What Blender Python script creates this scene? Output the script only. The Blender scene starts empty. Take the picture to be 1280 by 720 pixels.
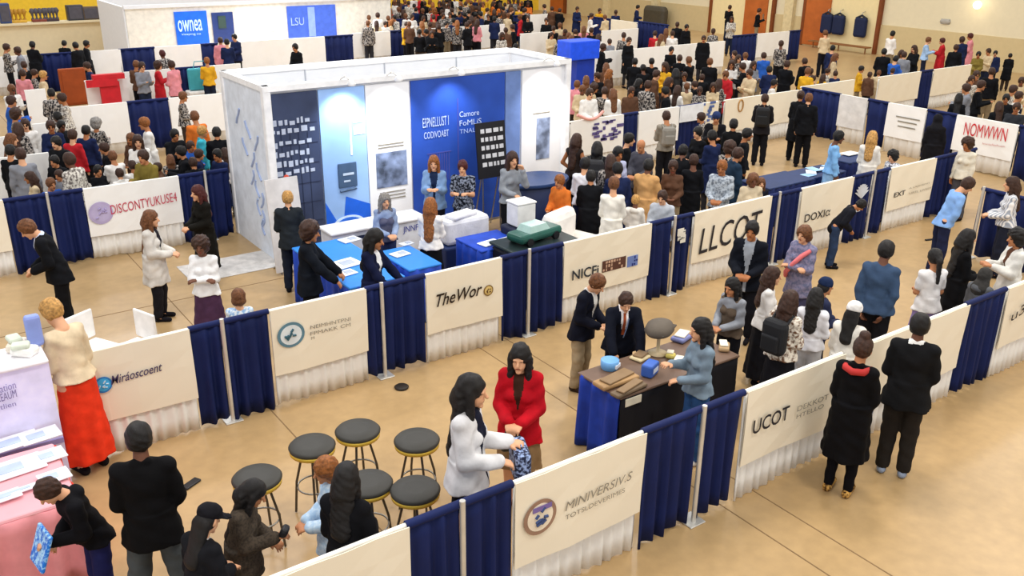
import bpy, math, random
import numpy as np
from mathutils import Vector, Matrix
random.seed(7); rng = np.random.default_rng(7)
SC = bpy.context.scene
# ---------------------------------------------------------------- camera
F_PX, PITCH, ROLL, YAW, HC = 1141.1, 0.380715, 0.011075, 0.61887, 5.312
def cam_axes():
    fw = np.array([math.sin(YAW)*math.cos(PITCH), math.cos(YAW)*math.cos(PITCH), -math.sin(PITCH)])
    r = np.array([math.cos(YAW), -math.sin(YAW), 0.]); u = np.cross(r, fw)
    return r*math.cos(ROLL)+u*math.sin(ROLL), -r*math.sin(ROLL)+u*math.cos(ROLL), fw
CR, CU, CF = cam_axes()
cam_d = bpy.data.cameras.new('camera'); cam = bpy.data.objects.new('camera', cam_d)
SC.collection.objects.link(cam); SC.camera = cam
cam_d.sensor_fit = 'HORIZONTAL'; cam_d.sensor_width = 36; cam_d.lens = F_PX/1280*36
cam_d.clip_end = 300
cam.matrix_world = Matrix(((CR[0], CU[0], -CF[0], 0), (CR[1], CU[1], -CF[1], 0), (CR[2], CU[2], -CF[2], HC), (0, 0, 0, 1)))
def ray(px): return CR*(px[0]-640)/F_PX - CU*(px[1]-360)/F_PX + CF
def onZ(px, z=0.):
    d = ray(px); t = (z-HC)/d[2]; return np.array([0, 0, HC])+d*t
def onY(px, Y):
    d = ray(px); return np.array([0, 0, HC])+d*(Y/d[1])
def onX(px, X):
    d = ray(px); return np.array([0, 0, HC])+d*(X/d[0])
def proj(P):
    v = np.array(P, float)-np.array([0, 0, HC]); w = v@CF
    return 640+F_PX*(v@CR)/w, 360-F_PX*(v@CU)/w
# ---------------------------------------------------------------- world, lamps, exposure
SC.view_settings.view_transform = 'Standard'; SC.view_settings.look = 'None'
SC.view_settings.exposure = 0.0; SC.view_settings.gamma = 1.0
SC.view_settings.use_curve_mapping = False
W = bpy.data.worlds.new('hall_air'); SC.world = W; W.use_nodes = True
W.node_tree.nodes['Background'].inputs[0].default_value = (0.95, 0.97, 1.0, 1)
W.node_tree.nodes['Background'].inputs[1].default_value = 0.84
def area(name, loc, size, power, col=(1, .9, .74), rot=(0, 0, 0), sy=None, spread=None):
    l = bpy.data.lights.new(name, 'AREA'); l.energy = power; l.color = col; l.size = size
    if sy: l.shape = 'RECTANGLE'; l.size_y = sy
    if spread: l.spread = spread
    o = bpy.data.objects.new(name, l); o.location = loc; o.rotation_euler = rot
    SC.collection.objects.link(o); return o
for i, (x, y) in enumerate([(-2, 2), (7, 1), (16, 2), (1, 10), (10, 8), (20, 7), (29, 12), (6, 18), (16, 17), (26, 20), (5, 29), (15, 29), (25, 30), (8, 41), (20, 41), (32, 32)]):
    area('high_bay_lamp', (x, y, 11), 1.6, 400 if x < 17 else 350, (.97, .97, 1) if (x < 17 and y > 9) else (1, .94, .84))
# ---------------------------------------------------------------- materials
MATS = {}
def srgb(c):
    if isinstance(c, str) and len(c) == 3: c = ''.join(q*2 for q in c)
    if isinstance(c, str): c = tuple(int(c[i:i+2], 16)/255 for i in (0, 2, 4))
    return tuple(((x/12.92) if x <= .04045 else ((x+.055)/1.055)**2.4) for x in c)
def mat(c, rough=.75, metal=0., pat=None, c2=None, emit=0., var=.10, scale=6., bump=0., alpha=1., spec=.3, trans=0.):
    key = (c, rough, metal, pat, c2, emit, var, scale, bump, alpha, spec, trans)
    if key in MATS: return MATS[key]
    m = bpy.data.materials.new('mat_%d' % len(MATS)); m.use_nodes = True
    nt = m.node_tree; b = nt.nodes['Principled BSDF']; L = nt.links
    rgb = srgb(c)
    b.inputs['Roughness'].default_value = rough; b.inputs['Metallic'].default_value = metal
    b.inputs['Specular IOR Level'].default_value = spec
    b.inputs['Alpha'].default_value = alpha; b.inputs['Transmission Weight'].default_value = trans
    tc = nt.nodes.new('ShaderNodeTexCoord'); n = nt.nodes.new('ShaderNodeTexNoise')
    n.inputs['Scale'].default_value = scale; n.inputs['Detail'].default_value = 3
    L.new(tc.outputs['Object'], n.inputs['Vector'])
    r = nt.nodes.new('ShaderNodeValToRGB'); e = r.color_ramp.elements
    if pat:
        rgb2 = srgb(c2)
        n.inputs['Scale'].default_value = {'speckle': 34, 'blotch': 26, 'stripe': 4, 'fine': 45}[pat]
        e[0].position = .44; e[1].position = .60; e[0].color = (*rgb, 1); e[1].color = (*rgb2, 1)
        if pat == 'stripe':
            w = nt.nodes.new('ShaderNodeTexWave'); w.inputs['Scale'].default_value = 9; w.bands_direction = 'X'
            L.new(tc.outputs['Object'], w.inputs['Vector']); L.new(w.outputs['Fac'], r.inputs[0])
        else: L.new(n.outputs['Fac'], r.inputs[0])
    else:
        e[0].position = .3; e[1].position = .7
        e[0].color = (*[x*(1-var) for x in rgb], 1); e[1].color = (*[min(1, x*(1+var)) for x in rgb], 1)
        L.new(n.outputs['Fac'], r.inputs[0])
    L.new(r.outputs[0], b.inputs['Base Color'])
    if emit: L.new(r.outputs[0], b.inputs['Emission Color']); b.inputs['Emission Strength'].default_value = emit
    if bump:
        bp = nt.nodes.new('ShaderNodeBump'); bp.inputs['Strength'].default_value = bump; bp.inputs['Distance'].default_value = .01
        n2 = nt.nodes.new('ShaderNodeTexNoise'); n2.inputs['Scale'].default_value = scale*5
        L.new(tc.outputs['Object'], n2.inputs['Vector']); L.new(n2.outputs['Fac'], bp.inputs['Height']); L.new(bp.outputs[0], b.inputs['Normal'])
    MATS[key] = m; return m
NAVY = mat('0e1d50', .7, spec=.25, var=.15, scale=3); WHITE = mat('f1f0ec', .8, var=.03); BANNER = mat('f2e8d2', .6, var=.015, scale=2)
BANNERW = mat('f4f3f0', .6, var=.02, scale=2)
PIPE = mat('d9d6cf', .35, .5); METAL = mat('a9a9a9', .3, .9); BLACKM = mat('16161a', .5); BLUEC = mat('1747b8', .6, var=.15, scale=3)
# ---------------------------------------------------------------- object helpers
def link(o, parent=None):
    SC.collection.objects.link(o)
    if parent: o.parent = parent
    return o
def tag(o, label, cat, group=None, kind=None):
    if label: o['label'] = label
    if cat: o['category'] = cat
    if group: o['group'] = group
    if kind: o['kind'] = kind
    return o
def thing(name, label, cat, loc=(0, 0, 0), rz=0, group=None):
    o = bpy.data.objects.new(name, None); o.empty_display_size = .1; o.location = loc; o.rotation_euler = (0, 0, rz)
    link(o); return tag(o, label, cat, group)
class MB:
    """collects boxes, tubes, sheets; builds ONE mesh"""
    def __init__(s): s.v = []; s.f = []; s.m = []; s.sm = []
    def add(s, vs, fs, mi=0, smooth=False):
        k = len(s.v); s.v += [tuple(map(float, v)) for v in vs]; s.f += [tuple(i+k for i in f) for f in fs]
        s.m += [mi]*len(fs); s.sm += [smooth]*len(fs); return s
    def box(s, c, d, mi=0, rz=0., rx=0., taper=1.):
        x, y, z = [q/2 for q in d]; R = Matrix.Rotation(rz, 3, 'Z') @ Matrix.Rotation(rx, 3, 'X'); vs = []
        for k in (-1, 1):
            t = taper if k > 0 else 1.
            for a, b in ((-1, -1), (1, -1), (1, 1), (-1, 1)): vs.append(Vector(c)+R @ Vector((a*x*t, b*y*t, k*z)))
        return s.add(vs, [(3, 2, 1, 0), (4, 5, 6, 7), (0, 1, 5, 4), (1, 2, 6, 5), (2, 3, 7, 6), (3, 0, 4, 7)], mi)
    def rbox(s, c, d, r=.02, mi=0, rz=0.):
        x, y, z = [q/2 for q in d]; r = min(r, x*.9, y*.9, z*.9); R = Matrix.Rotation(rz, 3, 'Z'); out = []
        def ring(zz, ins):
            o = []
            for cx, cy, a0 in ((1, 1, 0), (-1, 1, 90), (-1, -1, 180), (1, -1, 270)):
                for k in range(4):
                    a = math.radians(a0+k*30); rr = r-ins
                    o.append(Vector(c)+R @ Vector((cx*(x-r)+rr*math.cos(a), cy*(y-r)+rr*math.sin(a), zz)))
            return o
        rings = [ring(-z, r*.7), ring(-z+r*.3, r*.29), ring(-z+r, 0), ring(z-r, 0), ring(z-r*.3, r*.29), ring(z, r*.7)]
        n = 16; vs = [v for q in rings for v in q]; fs = [tuple(range(n-1, -1, -1)), tuple(range(5*n, 6*n))]
        for i in range(5): fs += [(i*n+k, i*n+(k+1) % n, (i+1)*n+(k+1) % n, (i+1)*n+k) for k in range(n)]
        return s.add(vs, fs, mi)
    def tube(s, pts, r, n=10, mi=0, cap=True):
        pts = [Vector(p) for p in pts]; rs = r if isinstance(r, (list, tuple)) else [r]*len(pts); vs = []; fs = []
        for i, p in enumerate(pts):
            t = (pts[min(i+1, len(pts)-1)]-pts[max(i-1, 0)]).normalized(); a = t.orthogonal().normalized()
            if i and abs((va).dot(t)) < .95: a = (va-t*va.dot(t)).normalized()
            va = a; b = t.cross(a)
            for k in range(n): g = 2*math.pi*k/n; vs.append(p+(a*math.cos(g)+b*math.sin(g))*rs[i])
        for i in range(len(pts)-1): fs += [(i*n+k, i*n+(k+1) % n, (i+1)*n+(k+1) % n, (i+1)*n+k) for k in range(n)]
        s.add(vs, fs, mi, True)
        if cap: s.add(vs[:n], [tuple(range(n-1, -1, -1))], mi); s.add(vs[-n:], [tuple(range(n))], mi)
        return s
    def lathe(s, prof, c=(0, 0, 0), n=24, mi=0, sx=1., sy=1.):
        vs = []; fs = []
        for r, z in prof:
            for k in range(n): g = 2*math.pi*k/n; vs.append((c[0]+r*sx*math.cos(g), c[1]+r*sy*math.sin(g), c[2]+z))
        for i in range(len(prof)-1): fs += [(i*n+k, i*n+(k+1) % n, (i+1)*n+(k+1) % n, (i+1)*n+k) for k in range(n)]
        s.add(vs, fs, mi, True)
        s.add(vs[:n], [tuple(range(n-1, -1, -1))], mi); s.add(vs[-n:], [tuple(range(n))], mi); return s
    def ball(s, c, r, mi=0, n=12):
        r = r if isinstance(r, (tuple, list)) else (r, r, r)
        return s.lathe([(max(.02, math.sin(math.pi*i/n)), -math.cos(math.pi*i/n)*r[2]) for i in range(n+1)], c, 16, mi, r[0], r[1])
    def build(s, name, mats, parent=None, loc=None):
        me = bpy.data.meshes.new(name); me.from_pydata(s.v, [], s.f)
        for m in (mats if isinstance(mats, (list, tuple)) else [mats]): me.materials.append(m)
        me.polygons.foreach_set('material_index', s.m); me.polygons.foreach_set('use_smooth', s.sm); me.update()
        o = bpy.data.objects.new(name, me)
        if loc: o.location = loc
        return link(o, parent)
def struct(name, mb, m):
    o = mb.build(name, m); o['kind'] = 'structure'; return o
def sheet(mb, a, b, z0, z1, amp=.03, wl=.16, th=.012, mi=0, seed=0, nz=7, hem=.015, gather=.35):
    """pleated cloth hanging between two floor points: two-sided, with thickness"""
    a = Vector((a[0], a[1])); b = Vector((b[0], b[1])); L = (b-a).length; d = (b-a)/L; n = Vector((d.y, -d.x))
    N = max(6, int(L/wl*8)); R = random.Random(seed); ph = [R.uniform(0, 6.28) for _ in range(6)]
    vs = []
    for side in (1, -1):
        for i in range(N+1):
            u = i/N*L
            for j in range(nz+1):
                t = j/nz  # 0 bottom, 1 top
                k = 1-(1-gather)*t**2
                w = amp*k*(math.sin(u/wl*6.283+ph[0]+.9*math.sin(u*1.7+ph[1]))+.4*math.sin(u/wl*9.1+ph[2]+(1-t)*.8))+amp*.5*(1-t)*math.sin(u*2.3+ph[3])
                z = z0+(z1-z0)*t
                if j == 0: z += hem*math.sin(u*3.1+ph[4])+hem*.5*math.sin(u*17+ph[5])
                p = a+d*u+n*(w+side*th/2); vs.append((p.x, p.y, max(z, .004)))
    K = (N+1)*(nz+1); fs = []
    idx = lambda s_, i, j: s_*K+i*(nz+1)+j
    for i in range(N):
        for j in range(nz):
            fs.append((idx(0, i, j), idx(0, i+1, j), idx(0, i+1, j+1), idx(0, i, j+1)))
            fs.append((idx(1, i, j+1), idx(1, i+1, j+1), idx(1, i+1, j), idx(1, i, j)))
        fs.append((idx(0, i, nz), idx(0, i+1, nz), idx(1, i+1, nz), idx(1, i, nz)))
        fs.append((idx(1, i, 0), idx(1, i+1, 0), idx(0, i+1, 0), idx(0, i, 0)))
    for i, fl in ((0, 0), (N, 1)):
        for j in range(nz):
            q = (idx(0, i, j), idx(0, i, j+1), idx(1, i, j+1), idx(1, i, j)); fs.append(q if not fl else q[::-1])
    return mb.add(vs, fs, mi, True)
FONTC = {}
def text(s, name, m, parent, left, right, plane, height=None, thick=.004, off=.0, shear=0., bold=0., squeeze=None):
    """lettering standing between two picture-measured points of a real vertical plane ('Y', value) / ('X', value)"""
    ax, val = plane
    pl = (onY if ax == 'Y' else onX)(left, val); pr = (onY if ax == 'Y' else onX)(right, val)
    return text3(s, name, m, parent, pl, pr, ax, height, thick, off, shear, bold)
def text3(s, name, m, parent, pl, pr, ax='Y', height=None, thick=.004, off=0., shear=0., bold=0.):
    cu = bpy.data.curves.new('t', 'FONT'); cu.body = s; cu.size = 1; cu.extrude = 0.; cu.shear = shear; cu.offset = bold
    cu.resolution_u = 3
    o = bpy.data.objects.new('t', cu); link(o)
    dg = bpy.context.evaluated_depsgraph_get(); dg.update(); me = bpy.data.meshes.new_from_object(o.evaluated_get(dg))
    bpy.data.objects.remove(o)
    n = len(me.vertices); co = np.zeros(n*3); me.vertices.foreach_get('co', co); co = co.reshape(-1, 3)
    x0, x1 = co[:, 0].min(), co[:, 0].max(); y0, y1 = co[:, 1].min(), co[:, 1].max()
    pl = np.array(pl, float); pr = np.array(pr, float); Wd = np.linalg.norm((pr-pl)[:2]); sx = Wd/(x1-x0); sy = sx if height is None else height/(y1-y0)
    dz = (pr[2]-pl[2])/max(Wd, 1e-6); dr = (pr-pl)[:2]/Wd; nn = np.array([dr[1], -dr[0]])
    u = (co[:, 0]-x0)*sx; w = (co[:, 1]-y0)*sy
    out = np.zeros_like(co); out[:, 0] = pl[0]+dr[0]*u+nn[0]*(off+.008); out[:, 1] = pl[1]+dr[1]*u+nn[1]*(off+.008); out[:, 2] = pl[2]+dz*u+w
    me.vertices.foreach_set('co', out.ravel()); me.materials.clear(); me.materials.append(m)
    me.polygons.foreach_set('material_index', [0]*len(me.polygons)); me.update(); me.name = name
    q = bpy.data.objects.new(name, me); return link(q, parent)
# ---------------------------------------------------------------- implicit-surface bodies (numpy, no assets)
class RC:   # tapered capsule, optionally squashed along an axis
    def __init__(s, a, b, ra, rb, n=None, f=1.):
        s.a = np.array(a, float); s.b = np.array(b, float); s.ra = ra; s.rb = rb; s.f = f
        s.n = None if n is None else np.array(n, float)/np.linalg.norm(n)
        s.R = max(ra, rb); s.h = np.linalg.norm(s.b-s.a)/2+s.R; s.c = (s.a+s.b)/2
    def __call__(s, p):
        ba = s.b-s.a; pa = p-s.a; t = np.clip((pa@ba)/max(ba@ba, 1e-12), 0, 1)
        v = pa-t[..., None]*ba
        if s.n is not None:
            q = v@s.n; v = v+(q*(1/s.f-1))[..., None]*s.n
            return (np.sqrt((v*v).sum(-1))-(s.ra+(s.rb-s.ra)*t))*s.f
        return np.sqrt((v*v).sum(-1))-(s.ra+(s.rb-s.ra)*t)
class EL:
    def __init__(s, c, r, M=None):
        s.c = np.array(c, float); s.r = np.array(r, float); s.M = None if M is None else np.array(M, float); s.h = max(r)
    def __call__(s, p):
        q = p-s.c
        if s.M is not None: q = q@s.M
        k0 = np.sqrt(((q/s.r)**2).sum(-1)); return (k0-1)*min(s.r)
class SK:   # skirt / coat tail: folded cone between two heights
    def __init__(s, ct, cb, rt, rb, f=.72, amp=.05, nf=9, ph=0., flat_top=False):
        s.ct = np.array(ct, float); s.cb = np.array(cb, float); s.rt = rt; s.rb = rb; s.f = f; s.amp = amp; s.nf = nf; s.ph = ph
        s.c = (s.ct+s.cb)/2; s.h = np.linalg.norm(s.ct-s.cb)/2+max(rt, rb)
    def __call__(s, p):
        t = np.clip((s.ct[2]-p[..., 2])/(s.ct[2]-s.cb[2]), 0, 1)
        x = p[..., 0]-(s.ct[0]+(s.cb[0]-s.ct[0])*t); y = (p[..., 1]-(s.ct[1]+(s.cb[1]-s.ct[1])*t))/s.f
        r = s.rt+(s.rb-s.rt)*t; th = np.arctan2(y, x)
        d = (np.sqrt(x*x+y*y)-r*(1+s.amp*t*np.sin(s.nf*th+s.ph)))*s.f*.95
        return np.maximum(d, np.maximum(p[..., 2]-s.ct[2], s.cb[2]-p[..., 2]))
class Shape:
    def __init__(s, prims, k=.02, cuts=(), fold=0., fs=1.): s.p = prims; s.k = k; s.cuts = cuts; s.fold = fold; s.fs = fs
CORN = np.array([(i, j, k) for i in (0, 1) for j in (0, 1) for k in (0, 1)])
EDG = [(a, b) for a in range(8) for b in range(a+1, 8) if bin(a ^ b).count('1') == 1]
def mesh_sdf(sh, h):
    lo = np.min([q.c-q.h for q in sh.p], 0)-3*h; hi = np.max([q.c+q.h for q in sh.p], 0)+3*h
    B = 8; nb = np.ceil((hi-lo)/(h*B)).astype(int)+1
    bi = np.stack(np.meshgrid(*[np.arange(n) for n in nb], indexing='ij'), -1).reshape(-1, 3)
    bc = lo+(bi*B+B/2-.5)*h; diag = h*B*.5*1.75+sh.k
    cd = np.full(len(bi), 9.)
    near = []
    for q in sh.p:
        d = q(bc); near.append(d < diag*1.15+sh.k*1.5); cd = np.minimum(cd, d)
    act = np.abs(cd) < diag*1.25+sh.fold
    act |= np.any(near, 0) & (cd > -diag*1.3)
    ia = np.where(act)[0]
    loc = np.stack(np.meshgrid(*[np.arange(B)]*3, indexing='ij'), -1).reshape(-1, 3)
    D = np.full((len(ia), B**3), 1.)
    for q, m in zip(sh.p, near):
        mm = m[ia]
        if not mm.any(): continue
        sel = np.where(mm)[0]
        P = lo+(bi[ia[sel]][:, None, :]*B+loc[None])*h
        d = q(P); e = D[sel]; hh = np.clip(.5+.5*(e-d)/sh.k, 0, 1)
        D[sel] = e*(1-hh)+d*hh-sh.k*hh*(1-hh)
    P = lo+(bi[ia][:, None, :]*B+loc[None])*h
    if sh.fold:
        x, y, z = P[..., 0]*sh.fs, P[..., 1]*sh.fs, P[..., 2]*sh.fs
        D = D+sh.fold*(np.sin(23*x+9*z+2*np.sin(13*y))*.6+np.sin(31*z+17*y-11*x+np.sin(19*x)*1.5)*.6+.5*np.sin(47*z-29*x)-.9)
    for c in sh.cuts: D = np.maximum(D, c(P))
    V = np.where(cd < 0, -1., 1.).astype(np.float32).reshape(nb)
    V = np.repeat(np.repeat(np.repeat(V, B, 0), B, 1), B, 2)
    Vb = V.reshape(nb[0], B, nb[1], B, nb[2], B)
    a = bi[ia]; Vb[a[:, 0], :, a[:, 1], :, a[:, 2], :] = D.reshape(-1, B, B, B)
    V = Vb.reshape(nb*B)
    I = V < 0; cnt = np.zeros(tuple(np.array(V.shape)-1), np.int8)
    def sub(A, c): return A[c[0]:A.shape[0]-1+c[0], c[1]:A.shape[1]-1+c[1], c[2]:A.shape[2]-1+c[2]]
    for c in CORN: cnt += sub(I, c)
    cell = np.argwhere((cnt > 0) & (cnt < 8))
    vals = np.stack([V[cell[:, 0]+c[0], cell[:, 1]+c[1], cell[:, 2]+c[2]] for c in CORN], 1)
    acc = np.zeros((len(cell), 3)); n = np.zeros(len(cell))
    for e0, e1 in EDG:
        va, vb = vals[:, e0], vals[:, e1]; s = (va < 0) != (vb < 0); t = np.where(s, va/np.where(s, va-vb, 1), 0)
        acc += np.where(s[:, None], CORN[e0]+(CORN[e1]-CORN[e0])*t[:, None], 0); n += s
    vert = lo+(cell+acc/n[:, None])*h
    ids = np.full(cnt.shape, -1, np.int32); ids[cell[:, 0], cell[:, 1], cell[:, 2]] = np.arange(len(cell))
    quads = []
    for ax in range(3):
        o = [0, 0, 0]; o[ax] = 1
        A = I; Bn = np.roll(I, -1, ax); x = A != Bn
        sl = [slice(1, -1)]*3; m = np.zeros_like(x); m[tuple(sl)] = x[tuple(sl)]
        e = np.argwhere(m); u, w = [(1, 2), (2, 0), (0, 1)][ax]
        du = np.zeros(3, int); du[u] = 1; dw = np.zeros(3, int); dw[w] = 1
        q = np.stack([ids[tuple((e-du-dw).T)], ids[tuple((e-dw).T)], ids[tuple(e.T)], ids[tuple((e-du).T)]], 1)
        flip = ~A[tuple(e.T)]; q[flip] = q[flip][:, ::-1]; quads.append(q)
    return vert, np.concatenate(quads)
def np_mesh(name, v, q, slots=None):
    me = bpy.data.meshes.new(name); me.vertices.add(len(v)); me.vertices.foreach_set('co', v.ravel())
    me.loops.add(len(q)*4); me.loops.foreach_set('vertex_index', q.ravel().astype(np.int32))
    me.polygons.add(len(q)); me.polygons.foreach_set('loop_start', np.arange(0, len(q)*4, 4, dtype=np.int32))
    me.polygons.foreach_set('use_smooth', np.ones(len(q), bool))
    if slots is not None: me.polygons.foreach_set('material_index', slots.astype(np.int32))
    me.update(calc_edges=True); return me
def rotm(ax, a):
    return np.array(Matrix.Rotation(a, 3, ax))
ARMS = {'down': ((.16, .03, -1), (.04, .22, -1)), 'front': ((.14, .12, -1), (-.5, 1, -.2)), 'hold': ((.1, .3, -1), (-.35, 1, .35)),
        'reach': ((.12, .6, -.8), (-.05, .75, -.7)), 'cross': ((.12, .25, -1), (-1, .5, .12)), 'hip': ((.5, -.1, -1), (-.7, .3, -.6)),
        'point': ((.2, 1, -.35), (0, 1, .05)), 'face': ((.1, .7, -.6), (-.3, .1, 1)), 'back': ((.15, -.2, -1), (-.3, -.2, -1)), 'bag': ((.12, .1, -1), (.0, 1, .0))}
def person_shapes(sp):
    """every part of a figure as implicit shapes; person faces -Y, 1.75 m"""
    G = sp.get('sex', 'f'); fem = G == 'f'; lean = sp.get('lean', 0.); hp = sp.get('hp', .15); hy = sp.get('hy', 0.); fine = sp['h'] < .013
    armL, armR = sp.get('arms', ('down', 'down')) if not isinstance(sp.get('arms', 'down'), str) else (sp.get('arms', 'down'),)*2
    T = rotm('X', lean); HIP = np.array([0, .0, .93])
    tp = lambda x, y, z: HIP+T@np.array([x, y, z-.93])
    sw = .135 if fem else .158; big = sp.get('big', 1.)
    body = []; sleeves = {}; hands = []
    ny = T@np.array([0, 1., 0]); yv = np.array([0, 1., 0])
    # legs
    st = sp.get('legs', 'stand'); feet = {}
    for s in (-1, 1):
        hip = np.array([s*.085, 0, .92])
        if st == 'stand': kn = np.array([s*.095, -.02, .49]); an = np.array([s*.1, .02, .085]); dy = -.14
        elif st == 'together': kn = np.array([s*.06, -.02, .49]); an = np.array([s*.055, .02, .085]); dy = -.14
        elif st == 'apart': kn = np.array([s*.14, -.01, .49]); an = np.array([s*.18, .02, .085]); dy = -.14
        elif st == 'walk': kn = np.array([s*.08, -.12 if s > 0 else .03, .50]); an = np.array([s*.08, -.22 if s > 0 else .26, .085 if s > 0 else .13]); dy = -.14
        elif st == 'sit': hip = np.array([s*.085, 0, .92]); kn = np.array([s*.12, -.42, .90]); an = np.array([s*.1, -.40, .5]); dy = -.14
        feet[s] = (hip, kn, an)
        body += [RC(hip, kn, .088*big, .055), RC(kn, an, .056, .038), RC(an+[0, .02, -.03], an+[0, dy, -.055], .038, .030)]
    body += [RC((-.07, 0, .95), (.07, 0, .95), .105*big, .105*big, yv, .9), RC(tp(0, 0, .98), tp(0, 0, 1.10), .12*big, .115*big, ny, .8),
             RC(tp(0, 0, 1.12), tp(0, 0, 1.32), .115*big, (.132 if fem else .145)*big, ny, .72), RC(tp(-sw*.55, 0, 1.385), tp(sw*.55, 0, 1.385), .07, .07)]
    NB = tp(0, .01, 1.45)
    if fem: body += [EL(tp(s*.06, -.07, 1.27), (.055, .045, .055)) for s in (-1, 1)]
    # head
    HR = T@rotm('Z', hy)@rotm('X', hp); hc = tp(0, -.01, 1.50)+HR@np.array([0, -.02, .13])
    hd = lambda x, y, z: hc+HR@np.array([x, y, z])
    body += [RC(NB, hd(0, .02, -.06), .056 if fem else .062, .05), EL(hd(0, .015, .03), (.076, .096, .095), HR), EL(hd(0, -.03, -.04), (.058, .062, .075), HR),
             RC(hd(0, -.092, .01), hd(0, -.112, -.018), .010, .015), EL(hd(0, -.075, -.10), (.025, .022, .02), HR)]
    if fine: body += [EL(hd(s*.079, .012, -.005), (.012, .022, .032), HR) for s in (-1, 1)]+[RC(hd(-.02, -.088, -.055), hd(.02, -.088, -.055), .009, .009), RC(hd(-.04, -.082, .028), hd(.04, -.082, .028), .01, .01)]
    # arms
    for s, an_ in ((-1, armR), (1, armL)):
        U, Fv = [np.array(q, float) for q in ARMS[an_]]
        if an_ in ('down', 'back'): U = T.T@U; Fv = T.T@Fv
        cv = lambda v: (lambda w: w/np.linalg.norm(w))(np.array([s*v[0], -v[1], v[2]]))
        if an_ not in ('down', 'back'):
            u = T@cv(U) if an_ != 'reach' else cv(U); f = T@cv(Fv) if an_ != 'reach' else cv(Fv)
        else: u = T@cv(U) if lean < .2 else cv(ARMS[an_][0]); f = cv(ARMS[an_][1])
        sh = tp(s*sw, 0, 1.41); el = sh+u*.285; wr = el+f*.25
        body += [RC(sh, el, .046 if fem else .054, .038), RC(el, wr, .041, .027), RC(NB+[0, 0, -.02], sh, .05, .05)]
        sleeves[s] = (sh, el, wr)
        # hand: palm, five fingers curled
        lat = np.cross(f, np.array([0, 0, 1.])); 
        if np.linalg.norm(lat) < .3: lat = np.array([0, -1., 0]); lat = lat-f*(lat@f)
        lat /= np.linalg.norm(lat); nrm = np.cross(lat, f)
        if nrm[2] > 0: nrm = -nrm
        if an_ in ('down', 'back'):
            nrm = np.array([-s*1., 0, 0]); nrm = nrm-f*(nrm@f); nrm /= np.linalg.norm(nrm); lat = np.cross(nrm, f)
        if an_ == 'down' and lat[1] > 0: lat = -lat
        if an_ != 'down' and lat[0]*s > 0: lat = -lat   # thumb side towards the middle
        pc = wr+f*.05
        body.append(RC(wr+f*.015, wr+f*.075, .036, .042, nrm, .42)) if fine else body.append(RC(wr+f*.01, wr+f*.07, .034, .036, nrm, .5))
        if fine or sp['h'] < .018:
            for i, (o, ln) in enumerate(((.033, .068), (.011, .076), (-.011, .071), (-.032, .055))):
                r = .0092 if fine else .011
                b0 = wr+f*.085+lat*o*1.08; c1 = b0+(f*.88+nrm*.42+lat*o*4)*ln*.5; c2 = c1+(f*.45+nrm*.9)*ln*.5
                body += [RC(b0-f*.02, c1, r*1.05, r), RC(c1, c2, r, r*.85)]
            t0 = wr+f*.03+lat*.03; t1 = t0+(f*.6+lat*.75+nrm*.25)*.038; t2 = t1+(f*.85+lat*.1+nrm*.4)*.032
            body += [RC(t0, t1, .013, .0115), RC(t1, t2, .0115, .0095)]
        hands.append(wr+f*.10)
    parts = {'body': Shape(body, .012 if fine else .018)}
    parts_slots = {}
    # hair
    hs = sp.get('hair', 'short'); hc_ = []
    face = EL(hd(0, -.115, -.035), (.064, .075, .098), HR)
    neckcut = lambda P: ((hc+HR@np.array([0, 0, -.075]))-P)@(HR@np.array([0, .25, .97]))
    cuts = [lambda P: -face(P)]
    cap = EL(hd(0, .02, .04), (.088, .106, .100), HR)
    if hs == 'short': hc_ = [cap, EL(hd(0, .03, .0), (.086, .088, .085), HR)]; cuts.append(neckcut)
    elif hs == 'bald': hc_ = []
    elif hs == 'long':
        hc_ = [cap, RC(hd(0, .045, .02), hd(0, .075, -.08), .085, .085), RC(hd(0, .07, -.06), tp(0, .115, 1.24), .098, .075, ny, .55)]
        hc_ += [RC(hd(s*.072, .0, .01), tp(s*.085, -.03, 1.41), .03, .03) for s in (-1, 1)]
    elif hs == 'vlong':
        hc_ = [cap, RC(hd(0, .045, .02), hd(0, .075, -.08), .088, .09), RC(hd(0, .07, -.06), tp(0, .12, 1.12), .105, .07, ny, .5)]
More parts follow.
